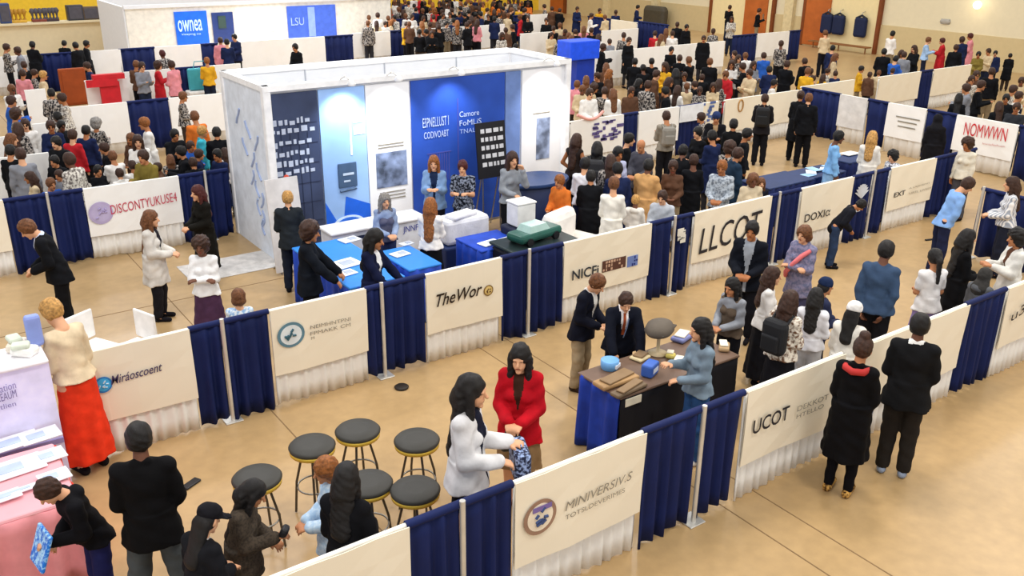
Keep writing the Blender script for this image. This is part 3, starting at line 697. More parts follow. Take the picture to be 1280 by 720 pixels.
text('UREL LIVVIT', 'lettering', TXTG, v7, (1132, 242), (1160, 235), ('Y', R2), .04, off=.065)
seg('n', R2, rx(1168, R2), rx(1220, R2), 'navy drape ending the middle row at its right end', group=GN)
# third row, left of the white booth
seg('w', R3, rx(-70, R3), rx(3, R3), 'white divider at the left edge beside the first navy drape of the third row', group=GW)
seg('n', R3, rx(3, R3), rx(103, R3), 'navy drape with a slanting white post behind the dark-suited man, far left', post=rx(58, R3), group=GN)
u2 = seg('w', R3, rx(103, R3), rx(222, R3), 'white banner front with pink-red lettering and a lilac blot', group=GW, banner=BANNERW)
ring_emblem(u2, (125, 265), R3, .19, .19, 'b3a6cc', 'b9aed2', 'a99cc6', seed=2)
text('DISCONTYUKUSE4', 'lettering', TXTR, u2, (138, 267), (220, 250), ('Y', R3), .16, off=.065)
seg('n', R3, rx(222, R3), rx(284, R3), 'navy drape meeting the left wall of the white booth', post=rx(255, R3), group=GN)
# third row, right of the booth
u5 = seg('w', R3, rx(712, R3), rx(778, R3), 'white banner front right of the booth with a pink curve and violet scribbles', group=GW, banner=BANNERW)
mb = MB(); c = onY((722, 138), R3-.07); mb.tube([c+[.75*(i/10), 0, -.1-.2*math.sin(i/10*1.9)+.2*(i/10)**3] for i in range(11)], .035, 6); mb.build('pink_curve', mat('e8a79c', .6), u5)
mb = MB(); R = random.Random(6)
for i in range(24):
    c = onY((748+R.uniform(-5, 28), 160+R.uniform(-10, 16)), R3-.07); mb.box(c, (R.uniform(.05, .2), .006, R.uniform(.03, .08)))
mb.build('scribbles', mat('5a4f86', .6), u5)
seg('n', R3, rx(778, R3), rx(797, R3), 'narrow navy drape right of the violet scribbled banner', group=GN)
seg('w', R3, rx(797, R3), rx(848, R3), 'white divider behind the person with the round grey bag', group=GW, banner=BANNERW)
v = seg('n', R3, rx(848, R3), rx(877, R3), 'navy drape with a white top band beyond the crowd', group=GN)
mb = MB().box(((rx(848, R3)+rx(877, R3))/2, R3-.07, 1.05), (rx(877, R3)-rx(848, R3), .01, .4)); mb.build('white_band', mat('e6eaf0', .7), v)
v = seg('w', R3, rx(877, R3), rx(897, R3), 'narrow white divider with a blue figure print', group=GW)
mb = MB(); R = random.Random(2)
for i in range(12): mb.box(onY((880+R.uniform(0, 12), 128+i*2.5), R3-.07), (R.uniform(.06, .2), .006, .06))
mb.build('blue_print', mat('5a6fa8', .6), v)
v = seg('w', R3, rx(905, R3), rx(960, R3), 'white divider with a small gold oval print', group=GW)
mb = MB(); c = onY((926, 132), R3-.07); mb.tube([c+[.09*math.cos(a_*.524), 0, .15*math.sin(a_*.524)] for a_ in range(13)], .02, 6); mb.build('oval_print', mat('b58a50', .6), v)
seg('n', R3, rx(929, R3)+.02, rx(943, R3), 'narrow navy flap hanging low in front of the gold oval divider', z=.75, group=GN) if False else None
seg('w', R3, rx(960, R3), rx(998, R3), 'white divider behind the dark figure carrying a black bag', group=GW)
R4X = 20.95
seg('n', R4X, ry(1052, R4X), ry(1003, R4X), 'broad navy drape running away to the right of the two black-clad visitors', ax='X', group=GN)
seg('w', R3+.3, rx(1012, R3), rx(1078, R3), 'white divider seen over the broad navy drape', group=GW)
seg('w', R4X, ry(1086, R4X), ry(1052, R4X), 'pale grey divider beside the broad navy drape', ax='X', group=GW, banner=mat('d8d6d4', .7))
seg('n', R4X, ry(1112, R4X), ry(1086, R4X), 'narrow navy drape with a pale print left of the grey-lettered banner', ax='X', group=GN)
x1 = seg('w', R4X, ry(1160, R4X), ry(1112, R4X), 'white banner front with faint grey lines behind the blonde visitor', ax='X', group=GW, banner=BANNERW)
for k, (pa, pb) in enumerate((((1122, 146), (1152, 149)), ((1124, 152), (1148, 154)), ((1124, 158), (1146, 160)))):
    b_, a_ = onX(pa, R4X), onX(pb, R4X)
    mb = MB(); mb.box(((a_[0]+b_[0])/2-.07, (a_[1]+b_[1])/2, (a_[2]+b_[2])/2), (.006, abs(a_[1]-b_[1]), .03)); mb.build('print_line', TXTG, x1)
seg('n', R4X, ry(1198, R4X), ry(1160, R4X), 'navy drape left of the banner with big red letters', ax='X', group=GN)
x2 = seg('w', R4X, ry(1275, R4X), ry(1198, R4X), 'white banner front with big red letters near the right edge', ax='X', group=GW, banner=BANNERW)
for s_, h_, pa, pb, m_ in (('NOMWWN', .3, (1206, 168), (1259, 177), mat('c8202c', .6)), ('lmniefeshuen', .05, (1230, 180), (1258, 184), mat('c98a86', .6))):
    l_, r_ = onX(pa, R4X), onX(pb, R4X); text3(s_, 'lettering', m_, x2, l_, r_, 'X', h_, off=.065)
seg('n', R4X, 7.2, ry(1275, R4X), 'navy drape cut by the right edge, beside the banner with big red letters', ax='X', group=GN)
XC = 15.15
seg('n', XC, 6.5, ry(1228, XC), 'navy drape end panel beside the bent man in the light blue shirt', ax='X', group=GN, post=ry(1229, XC)-.03)
R4 = 15.9
r4a = seg('w', R4, rx(1098, R4), rx(1150, R4), 'white divider left of the thin navy drape in the far right row', group=GW)
seg('n', R4, rx(1150, R4), rx(1166, R4), 'thin navy drape in the far right row', group=GN)
seg('w', R4, rx(1166, R4), rx(1213, R4), 'white divider right of the thin navy drape in the far right row', group=GW)
# deeper rows: (row, left px, right px, kind, label)
FAR = [(24.4, 740, 790, 'w', 'white divider far right of the booth, left half'), (24.4, 790, 845, 'w', 'white divider far right of the booth, centre'), (24.4, 845, 905, 'w', 'white divider far right of the booth, right end'),
       (25.4, 916, 946, 'n', 'navy drape beyond the crowd, left of the pale divider near the orange door'), (25.4, 946, 986, 'w', 'pale divider near the orange door'), (25.4, 986, 1001, 'n', 'narrow navy drape touching the orange door'),
       (33.6, 440, 487, 'w', 'white divider just past the rear white booth'), (33.6, 487, 504, 'n', 'navy drape between two white dividers behind the booth rim'), (33.6, 504, 520, 'w', 'narrow white divider behind the booth rim'), (33.6, 538, 580, 'w', 'white divider beyond the black coats behind the booth'),
       (33.6, 597, 630, 'w', 'white divider in the far crowd right of the black coats'), (30.2, 650, 706, 'w', 'long white divider left of the bright blue stand'),
       (37.6, 488, 503, 'n', 'navy drape at the foot of the yellow crowd'), (36.5, 636, 662, 'n', 'navy drape in the far crowd above the long white divider'), (36.5, 662, 690, 'w', 'pale divider in the far crowd above the long white divider'),
       (29.4, 752, 778, 'w', 'small white divider in front of the diagonal navy run'), (29.4, 778, 797, 'w', 'second small white divider in front of the diagonal navy run'),
       (33.2, -30, 48, 'w', 'white divider at the far left under the beige counter wall'), (33.2, 48, 90, 'n', 'navy drape at the far left with a small gold ornament in front'), (33.2, 90, 150, 'w', 'white divider at far left with faint grey writing'),
       (33.2, 148, 193, 'n', 'navy drape under the rear white booth'), (33.2, 193, 250, 'w', 'white divider with a small yellow-green mark'), (33.2, 250, 272, 'n', 'narrow navy drape beside the glowing white wall'),
       (33.2, 296, 405, 'w', 'white divider with thin script under the glowing wall'), (33.2, 405, 441, 'n', 'blue drape under the violet-blue panel of the rear booth'),
       (28.0, 155, 218, 'w', 'bright white box-like divider left of the teal bag'), (28.0, 218, 258, 'n', 'navy drape behind the teal bag'), (28.0, 258, 300, 'w', 'white divider right of the teal bag'),
       (27.0, 105, 158, 'w', 'grey-white divider under the red strip'), (26.2, 30, 56, 'w', 'narrow white divider among the far left crowd'),
       (23.2, 85, 158, 'w', 'wide white divider behind the standing man with grey curls'), (23.2, 158, 210, 'n', 'square navy drape behind the small fair-haired person'), (23.2, 210, 280, 'w', 'white divider behind the visitor in turquoise'), (23.2, 279, 290, 'n', 'thin navy drape against the booth corner'),
       (20.6, -20, 28, 'w', 'white divider at the left edge beside the dark slanted drape'), (20.6, 28, 48, 'n', 'dark slanted drape at far left'), (21.6, 40, 62, 'w', 'small white divider behind the dark slanted drape'),
       (18.7, -40, 12, 'w', 'low white divider touching the left edge, fourth row'), (18.7, 12, 60, 'w', 'white divider behind the dark-haired head in the fourth row')]
for (Y, p0, p1, k, lb) in FAR:
    t = seg(k, Y, rx(p0, Y), rx(p1, Y), lb, group=(GN if k == 'n' else GW), banner=BANNERW, bz=.3)
XD = 28.6
seg('n', 29.4, ry(836, 29.4), ry(797, 29.4), 'diagonal navy run across the far hall', ax='X', group=GN)
seg('w', 28.9, ry(797, 28.9), ry(765, 28.9), 'white stretch of the diagonal far run', ax='X', group=GW)
seg('n', 28.9, ry(765, 28.9), ry(735, 28.9), 'upper navy stretch of the diagonal far run', ax='X', group=GN)
# red strip, brown board and the light marks on the far-left dividers
Y = 26.7
a_, b_ = onY((117, 100), Y-.15), onY((156, 92), Y-.15)
t = MB().box(((a_[0]+b_[0])/2, Y, .6), (.5, .12, 1.2)).box(((a_[0]+b_[0])/2, Y+.0, 1.34), (b_[0]-a_[0], .2, .14)).box(((a_[0]+b_[0])/2-.2, Y-.12, 1.2), (.8, .02, .2)).build('red_sign', mat('c8202a', .6)); tag(t, 'bright red strip sign lying on the grey-white divider at far left', 'sign')
c = onZ((96, 131)); t = MB().rbox((c[0], c[1], .55), (.75, .12, 1.1), .03).box((c[0], c[1]-.07, .55), (.6, .02, .95)).build('display_board', mat('9a4518', .6)); tag(t, 'brown-orange upright board beside the grey-white divider', 'board')
# ---------------------------------------------------------------- the big white booth
BX0, BX1, BY0, BY1, BH = 5.15, 11.15, 13.9, 15.8, 2.87
BWH = mat('eef0f4', .6, var=.02); t0 = thing('exhibition_booth', 'big white walled booth with lit blue and white graphic panels, centre left', 'booth', (0, 0, 0))
def bx(px): return rx(px, BY0, BH-.1)
wl = MB()
wl.box(((BX0+BX1)/2, BY0+.06, BH/2), (BX1-BX0, .08, BH)).build('front_wall', BWH, t0)
MB().box(((BX0+BX1)/2, BY1, BH/2), (BX1-BX0, .08, BH)).build('back_wall', BWH, t0)
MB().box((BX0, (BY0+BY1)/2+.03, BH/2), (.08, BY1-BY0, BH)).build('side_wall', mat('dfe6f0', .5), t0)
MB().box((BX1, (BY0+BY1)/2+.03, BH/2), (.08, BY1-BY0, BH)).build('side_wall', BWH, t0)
for x in (BX0, BX1):
    for y in (BY0+.02, BY1): MB().rbox((x, y, BH/2+.02), (.13, .13, BH+.05), .02).build('corner_post', mat('f4f4f6', .4), t0)
rm = MB()
for (c, d) in ((((BX0+BX1)/2, BY0+.03, BH), (BX1-BX0+.1, .16, .09)), (((BX0+BX1)/2, BY1, BH), (BX1-BX0+.1, .12, .09)), ((BX0, (BY0+BY1)/2, BH), (.12, BY1-BY0, .09)), ((BX1, (BY0+BY1)/2, BH), (.12, BY1-BY0, .09))): rm.box(c, d)
rm.build('top_rim', mat('fafafa', .4), t0)
ib = MB()   # joints of the inner wall panels seen over the front wall
for x in (6.6, 8.2, 9.8): ib.box((x, BY1-.045, BH/2), (.02, .02, BH-.1))
ib.build('panel_joints', mat('b9bec8', .6), t0)
FY = BY0-.0
def panel(pa, pb, name, m, z0=.05, z1=BH-.09, y=FY, col=None):
    a_, b_ = bx(pa), bx(pb); return MB().box(((a_+b_)/2, y, (z0+z1)/2), (b_-a_-.02, .03, z1-z0)).build(name, m, t0), a_, b_
for k_ in (): pass
GL1 = mat('39435f', .5, pat=None, var=.25, scale=2); P1, a_, b_ = panel(327, 396, 'dark_graphic', GL1)
R = random.Random(11); mb = MB(); mb2 = MB()
for zz, n_ in ((2.32, 9), (2.18, 8), (1.98, 6), (1.82, 7), (1.66, 8), (1.5, 6)):
    x = a_+.12
    for i in range(n_):
        w_ = R.uniform(.04, .13); mb.box((x+w_/2, FY-.02, zz+R.uniform(-.02, .02)), (w_*.8, .006, R.uniform(.05, .1))); x += w_+.02
        if x > b_-.15: break
mb.build('white_letters', mat('b9c2d6', .6), P1)
MB().box((a_+.28, FY-.022, 1.25), (.05, .006, .3)).ball((a_+.28, FY-.022, 1.42), (.05, .01, .06)).build('red_figure_print', mat('d5523c', .6), P1)
for k in range(5): mb2.box((a_+.1+.15*k, FY-.019, 1.2), (.01, .005, 2.2))
for k in range(7): mb2.box(((a_+b_)/2, FY-.019, .3+.33*k), (b_-a_-.1, .005, .012))
mb2.build('grid_print', mat('28304a', .6), P1)
P2, a_, b_ = panel(396, 455, 'light_blue_graphic', mat('98bdf0', .5, var=.15, scale=1.2))
mb = MB().rbox(((a_+b_)/2+.02, FY-.03, 1.32), (.34, .02, .42), .009).tube([((a_+b_)/2-.13, FY-.03, 1.05), ((a_+b_)/2+.17, FY-.03, 1.07)], .02); mb.build('device_print', mat('3f5674', .5), P2)
MB().box(((a_+b_)/2+.03, FY-.043, 1.34), (.2, .004, .04)).box(((a_+b_)/2+.0, FY-.043, 1.22), (.12, .004, .03)).build('device_lines', mat('b7c6d8', .5), P2)
mb = MB(); mb.box((b_-.3, FY-.02, 2.05), (.03, .006, .8)).box((b_-.14, FY-.02, 2.25), (.2, .006, .13)).box((b_-.14, FY-.02, 2.05), (.2, .006, .13)); mb.build('white_letters', mat('f2f7ff', .5), P2)
mb = MB(); mb.add([(a_+.01, FY-.02, .06), (b_, FY-.02, .06), (b_, FY-.02, .75), (b_-.45, FY-.02, .95), (a_+.3, FY-.02, .35), (a_+.01, FY-.02, .9)], [(0, 1, 2, 3, 4, 5)])
mb.build('blue_swoosh', mat('1f62d8', .5), P2)
mb = MB().lathe([(.30, 0), (.30, .006)], (0, 0, 0), 28, 0, 1, .55).lathe([(.24, .007), (.24, .010)], (0, 0, 0), 24, 1, 1, .55)
for k in range(7): mb.box((-.15+.05*k, .02*math.sin(k*2), .012), (.03, .1, .004), 0)
o = mb.build('oval_logo', [mat('cfe6ff', .5), mat('2e6fe0', .5)], P2); o.rotation_euler = (math.pi/2, 0, 0); o.location = ((a_+b_)/2, FY-.03, .45)
P3, a_, b_ = panel(455, 511, 'white_graphic', mat('f3f4f7', .5, var=.01))
mb = MB().box((b_-.4, FY-.02, 1.3), (.6, .006, .62)); mb.build('photo_print', mat('7684a2', .5, var=.7, scale=5), P3)
mb = MB()
for z_ in (1.75, 1.7, .9, .84, .78): mb.box((b_-.4, FY-.02, z_), (.5, .006, .018))
mb.build('print_line', TXTG, P3)
P4, a_, b_ = panel(512, 631, 'royal_blue_graphic', mat('2a4fae', .5, var=.2, scale=1.3))
text3('ESPNELLUST I', 'lettering', mat('c4d4f6', .5), P4, (a_+.22, FY-.02, 1.95), (a_+.75, FY-.02, 1.95), 'Y', .17)
text3('Camore', 'lettering', mat('c4d4f6', .5), P4, (a_+.98, FY-.02, 2.06), (a_+1.4, FY-.02, 2.06), 'Y', .1)
text3('CODIVOABT', 'lettering', mat('c4d4f6', .5), P4, (a_+.24, FY-.02, 1.75), (a_+.75, FY-.02, 1.75), 'Y', .12)
text3('FoMLiS', 'lettering', mat('c4d4f6', .5), P4, (a_+.98, FY-.02, 1.9), (a_+1.45, FY-.02, 1.9), 'Y', .1)
text3('TNALY', 'lettering', mat('a9bef0', .5), P4, (a_+.98, FY-.02, 1.76), (a_+1.4, FY-.02, 1.76), 'Y', .08)
mb = MB()
for k in range(9): mb.box((a_+.35+.05*k, FY-.02, 1.2), (.02, .005, .5))
mb.box((a_+.55, FY-.02, 1.47), (.5, .005, .02)).box((a_+.95, FY-.02, 1.6), (.02, .005, 1.6)); mb.build('gate_print', mat('4a52a4', .5), P4)
P5, a_, b_ = panel(631, 651, 'steel_blue_graphic', mat('6d86bd', .5))
P6, a_, b_ = panel(652, 702, 'pale_graphic', mat('f3f3f6', .5, var=.01))
mb = MB().box(((a_+b_)/2+.05, FY-.02, 1.45), (.32, .006, .8)); mb.build('photo_print', mat('8c99b6', .5, var=.6, scale=5), P6)
MB().box(((a_+b_)/2, FY-.02, 1.95), (.4, .006, .02)).build('print_line', TXTG, P6)
sp_ = MB(); R = random.Random(3)
for k in range(12): sp_.tube([(BX0-.045, BY0+.5+.07*k*(k % 3)*.5+.1*math.sin(k*3+j), .35+.16*k+.09*j) for j in range(4)], .022, 6)
sp_.build('blue_print', mat('a3b4d8', .5), t0)
# clip-on lamps of the booth that light the panels
for i, (px, e, c_) in enumerate(((425, 55, (.75, .87, 1)), (483, 60, (1, .98, .95)), (678, 60, (1, .98, .96)), (560, 30, (.8, .88, 1)))):
    x = bx(px); t = thing('arm_lamp', ['white arm lamp over the light blue panel', 'white arm lamp over the white photo panel', 'white arm lamp over the rightmost pale panel', 'white arm lamp over the royal blue panel'][i], 'lamp', (x, BY0, BH))
    MB().tube([(0, 0, .04), (0, -.2, .12), (0, -.42, .08)], .012, 6).build('arm', PIPE, t); MB().lathe([(.05, 0), (.07, .03), (.03, .1)], (0, -.44, -.0), 12).build('lamp_head', mat('f5f5f5', .4), t)
    l = bpy.data.lights.new('lamp_light', 'SPOT'); l.energy = e*2; l.color = c_; l.spot_size = 1.7; l.spot_blend = .9; l.shadow_soft_size = .05
    lo = bpy.data.objects.new('lamp_light', l); lo.location = (0, -.46, -.03); lo.rotation_euler = (math.radians(28), 0, 0); link(lo, t)
# standing signs and furniture in front of the booth
def zsign(label, px0, px1, Y, z0, z1, m, lines, lm, name='standing_sign', depth=.03, leanx=-.12):
    x0, x1 = rx(px0, Y, (z0+z1)/2), rx(px1, Y, (z0+z1)/2); t = thing(name, label, 'sign', ((x0+x1)/2, Y, 0))
    w_ = x1-x0; MB().box((0, 0, (z0+z1)/2), (w_, depth, z1-z0), rx=leanx).build('board', m, t)
    mb = MB(); R = random.Random(int(px0))
    for i in range(lines):
        zc = z1-(z1-z0)*(i+1)/(lines+1)*.9; x = -w_*.36; yy = -depth/2-.006-leanx*0
        while x < w_*.32:
            q = R.uniform(.04, .12)*w_*2; M_ = Matrix.Rotation(leanx, 3, 'X') @ Vector((x+q/2, -depth/2-.004, zc-(z0+z1)/2)); mb.box((M_.x, M_.y, M_.z+(z0+z1)/2), (q*.85, .006, (z1-z0)/(lines+1)*.45), rx=leanx); x += q+.02
    mb.build('writing', lm, t)
    MB().tube([(-w_*.3, .02, z0+.1), (-w_*.3, .3, .01)], .015, 6).tube([(w_*.3, .02, z0+.1), (w_*.3, .3, .01)], .015, 6).tube([(-w_*.3, 0, z0+.05), (-w_*.3, -.03, .0)], .015, 6).tube([(w_*.3, 0, z0+.05), (w_*.3, -.03, 0)], .015, 6).build('stand', METAL, t)
    return t
zsign('black board with white writing leaning before the royal blue panel', 596, 632, BY0-.45, 1.0, 2.0, mat('1d1c20', .5), 5, mat('cfcfd2', .6))
zsign('tall pale sign board behind the blond man in the dark suit', 338, 378, BY0-.5, .05, 1.55, mat('dcd9d8', .6), 1, TXTG)
# white front desk with blue letters
OBST += [(BX0-.15, BX1+.15, BY0-.15, BY1+.15)]
c0 = 5.5; c1 = 7.15
t = thing('reception_desk', 'long low white desk with blue letters in front of the booth panels', 'desk', ((c0+c1)/2, 12.75, 0)); w_ = c1-c0
MB().rbox((0, 0, .80), (w_+.06, .5, .05), .02).build('desk_top', mat('f1f2f5', .4), t); MB().box((0, 0, .39), (w_, .42, .77)).build('desk_body', mat('e8ebf2', .5), t)
text3('JNNF', 'lettering', mat('26389a', .5), t, (w_*.25, -.215, .58), (w_*.42, -.215, .58), 'Y', .13); MB().box((-w_*.25, -.22, .68), (w_*.42, .01, .05)).build('dark_stripe', mat('26304e', .5), t)
# curved navy counter at the booth's right
OBST += [(c0, c1, 12.5, 13.0)]
c = onZ((680, 225), 1.15); t = thing('curved_counter', 'curved dark navy counter at the right end of the booth', 'counter', (c[0]+.15, 12.75, 0)); OBST.append((c[0]-.45, c[0]+.75, 12.3, 13.2))
MB().lathe([(.62, 0), (.62, .98), (.58, 1.0)], (0, 0, 0), 28, 0, 1, .7).build('counter_body', mat('1d2a52', .5), t); MB().lathe([(.66, 1.0), (.68, 1.03), (.66, 1.06)], (0, 0, 0), 28, 0, 1, .7).build('counter_top', mat('28406f', .4), t)
# ---------------------------------------------------------------- rear white booth and its screens
RB = 36.2; t1 = thing('exhibition_booth', 'rear white booth with blue screens at the top left, beyond all dividers', 'booth', (0, 0, 0))
x0, x1 = onY((158, 30), RB)[0], onY((487, 20), RB)[0]; zt = onY((180, 10), RB)[2]+.05
MB().box(((x0+x1)/2, RB, zt/2), (x1-x0, .12, zt)).build('front_wall', mat('ebe6da', .6), t1); MB().box((x0, RB+2, zt/2), (.12, 4, zt)).build('side_wall', BWH, t1); MB().box((x1, RB+2, zt/2), (.12, 4, zt)).build('side_wall', BWH, t1)
MB().box(((x0+x1)/2, RB-.03, zt), (x1-x0+.1, .2, .12)).build('top_rim', BWH, t1); MB().box(((x0+x1)/2, RB+4, zt/2), (x1-x0, .12, zt)).build('back_wall', BWH, t1)
def rect(pa, pb, Y, name, m, t, d=.05):
    a_, b_ = onY(pa, Y), onY(pb, Y); z0_, z1_ = min(a_[2], b_[2]), max(a_[2], b_[2]); return MB().box(((a_[0]+b_[0])/2, Y, (z0_+z1_)/2), (abs(b_[0]-a_[0]), d, z1_-z0_)).build(name, m, t)
OBST.append((x0-.3, x1+.3, RB-.3, RB+4.3))
s1 = rect((217, 15), (262, 54), RB-.1, 'blue_screen', mat('1d63d8', .4, emit=.35), t1)
text('ownea', 'lettering', mat('bfe0ff', .5, emit=.3), s1, (223, 40), (253, 38), ('Y', RB-.13), .42, off=.02, bold=.01)
text('vicaping co', 'lettering', mat('bfe0ff', .5, emit=.3), s1, (227, 45), (251, 44), ('Y', RB-.13), .1, off=.02)
s2 = rect((264, 16), (294, 52), RB-.1, 'dark_screen', mat('2c3f7c', .4, emit=.1), t1); rect((272, 20), (283, 35), RB-.14, 'picture', mat('3a4f4a', .5), s2)
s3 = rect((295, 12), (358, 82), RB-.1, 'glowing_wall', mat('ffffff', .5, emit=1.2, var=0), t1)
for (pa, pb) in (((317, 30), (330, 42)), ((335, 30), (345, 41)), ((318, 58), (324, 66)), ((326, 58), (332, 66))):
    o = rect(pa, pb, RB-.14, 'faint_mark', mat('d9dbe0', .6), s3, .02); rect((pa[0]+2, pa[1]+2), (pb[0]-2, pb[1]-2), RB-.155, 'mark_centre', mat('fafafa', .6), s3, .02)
s4 = rect((358, 8), (421, 46), RB-.1, 'violet_blue_screen', mat('4665c8', .4, emit=.3), t1); rect((384, 9), (395, 45), RB-.14, 'pale_stripe', mat('8aa4e0', .5, emit=.2), s4)
text('LSU', 'lettering', mat('a9c4f4', .5), s4, (364, 32), (380, 31), ('Y', RB-.13), .3, off=.02)
area('booth_strip_lamp', ((x0+x1)/2, RB-1.2, zt+1.2), 7, 500, (.9, .95, 1), (math.radians(-50), 0, 0), sy=.3)
# bright blue stand right of the booth
c = onY((722, 90), 22.5); t = thing('blue_stand', 'bright blue boxy stand rising behind the right wall of the booth', 'stand', (c[0], 22.5, 0))
zz = [onY((722, y_), 22.5)[2] for y_ in (50, 73)]; wd = rx(742, 22.5, 1.8)-rx(706, 22.5, 1.8)
MB().rbox((0, 0, (zz[0]+zz[1])/2), (wd, .7, zz[0]-zz[1]), .03).build('stand_head', mat('1c4fe0', .5, emit=.15), t); MB().box((wd*.1, 0, zz[1]/2), (wd*.62, .5, zz[1])).build('stand_column', mat('1a3aa8', .5), t)
# ---------------------------------------------------------------- props near the front
NEAR, MID, FARH = .0095, .0145, .024
def stool(px, label, tilt=0.):
    c = onZ(px, .74); t = thing('bar_stool', label, 'stool', (c[0], c[1], 0), random.uniform(0, 1), 'round bar stools by the nearest row')
    MB().lathe([(.19, 0), (.215, .012), (.22, .03), (.20, .052), (.1, .058)], (0, 0, .70), 32).build('seat', mat('3a3833', .55), t)
    MB().lathe([(.19, -.03), (.212, -.028), (.214, .008), (.19, .008)], (0, 0, .70), 32).build('seat_rim', mat('d8b545', .4, .3), t)
    for k in range(4):
        a = math.pi/4+k*math.pi/2; MB().tube([(.09*math.cos(a), .09*math.sin(a), .68), (.17*math.cos(a), .17*math.sin(a), .35), (.2*math.cos(a), .2*math.sin(a), .012)], .012, 8).build('leg', mat('5d5a55', .3, .8), t)
    MB().tube([(.165*math.cos(k*math.pi/12), .165*math.sin(k*math.pi/12), .3) for k in range(25)], .009, 6).build('foot_ring', mat('8a8780', .3, .9), t)
    return t
stool((390, 556), 'round dark bar stool behind the person in the light blue jacket'); stool((447, 537), 'round dark bar stool farthest back of the cluster, top centre')
stool((521, 549), 'round dark bar stool left of the woman with the white jacket and patterned bag'); stool((321, 596), 'round dark bar stool leftmost of the cluster, behind the brown tweed coat')
stool((460, 603), 'round dark bar stool right beside the black-coated back'); stool((519, 611), 'round dark bar stool nearest the navy drape of the front row')
def on_floor(fn, px, label, cat, name, m):
    c = onZ(px); o = fn(MB()).build(name, m, None, (c[0], c[1], 0)); tag(o, label, cat); return o
on_floor(lambda b: b.lathe([(.085, .002), (.09, .02), (.07, .035), (.02, .04)]), (502, 485), 'small dark round cover lying on the open floor', 'floor cover', 'round_cover', mat('2c2622', .5))
on_floor(lambda b: b.rbox((0, 0, .014), (.2, .09, .024), .02, 0, .5), (239, 606), 'dark phone lying on the floor left of the stools', 'phone', 'phone', mat('2a2a2e', .4))
on_floor(lambda b: b.rbox((0, 0, .012), (.3, .05, .022), .01, 0, -.3), (1165, 300), 'short dark strip lying on the floor behind the man in the grey-blue shirt', 'strip', 'floor_strip', BLACKM)
# main table
TH = .86; A = onZ((725, 465), TH); Bc = onZ((775, 496), TH); Cc = onZ((922, 443), TH)
tx0, tx1, ty0, ty1 = A[0], Cc[0], Bc[1], A[1]
OBST.append((tx0, tx1, ty0, ty1)); t = thing('exhibit_table', 'long exhibit table with black front cloth and royal blue side cloth, centre right', 'table', ((tx0+tx1)/2, (ty0+ty1)/2, 0))
tw, td = tx1-tx0, ty1-ty0
MB().rbox((0, 0, TH-.02), (tw+.04, td+.04, .03), .03).build('tabletop', mat('6e5646', .5, var=.12), t)
for sx in (-1, 1):
    for sy in (-1, 1): MB().tube([(sx*(tw/2-.1), sy*(td/2-.1), TH-.04), (sx*(tw/2-.08), sy*(td/2-.08), .01)], .02, 8).build('leg', METAL, t)
def localsheet(t, a, b, m, name, amp=.03, wl=.2, z1=TH-.01, z0=.03, seed=1): return sheet(MB(), a, b, z0, z1, amp, wl, nz=7, seed=seed, hem=.02).build(name, m, t)
localsheet(t, (-tw/2, -td/2), (tw/2, -td/2), mat('141319', .8), 'front_cloth', .012, .35)
localsheet(t, (-tw/2, td/2), (-tw/2, -td/2), mat('14379c', .6, var=.2), 'side_cloth', .04, .22)
localsheet(t, (tw/2, -td/2), (tw/2, td/2), mat('191b28', .8), 'end_cloth', .02, .3)
localsheet(t, (-tw/2, td/2), (tw/2, td/2), mat('141319', .8), 'back_cloth', .012, .35)
MB().rbox((-tw/2+.16, -td/2-.02, TH-.09), (.22, .01, .09), .04).build('white_tag', mat('e8dfc8', .6), t)
def item(fn, px, z, name, label, cat, m, rz=0., group=None):
    c = onZ(px, z); o = fn(MB()).build(name, m, None, (c[0], c[1], z)); o.rotation_euler = (0, 0, rz); return tag(o, label, cat, group)
# cap on a small display foot, blue cups, books and bags on the table
c = onZ((822, 442), TH); t = thing('flat_cap', 'grey-brown flat cap on the table, propped above a small blue box', 'cap', (c[0], c[1], TH), .5)
MB().lathe([(.03, .24), (.17, .26), (.20, .30), (.17, .36), (.08, .39), (.01, .395)], (0, 0, 0), 24, 0, 1.1, .8).build('crown', mat('5f564c', .8, bump=.3), t); MB().lathe([(.1, 0), (.11, .012), (.02, .02), (.02, .25)], (0, 0, 0), 16).build('foot', mat('c9b48e', .5), t); MB().rbox((.16, -.05, .28), (.16, .16, .015), .05).build('brim', mat('50483f', .8), t)
item(lambda b: b.rbox((0, 0, .07), (.2, .13, .14), .02).box((0, -.066, .07), (.12, .004, .05), 1), (812, 468), TH, 'blue_box', 'blue folded box standing below the grey cap on the table', 'box', [mat('3d64b8', .5), mat('dfe6f2', .5)], .4)
item(lambda b: b.lathe([(.09, 0), (.1, .03), (.1, .1), (.085, .1)]).box((0, -.08, .05), (.1, .05, .04), 1), (762, 460), TH, 'light_blue_box', 'light blue tub at the left end of the table', 'tub', [mat('6ba3d8', .4), mat('e9eef4', .5)], .4)
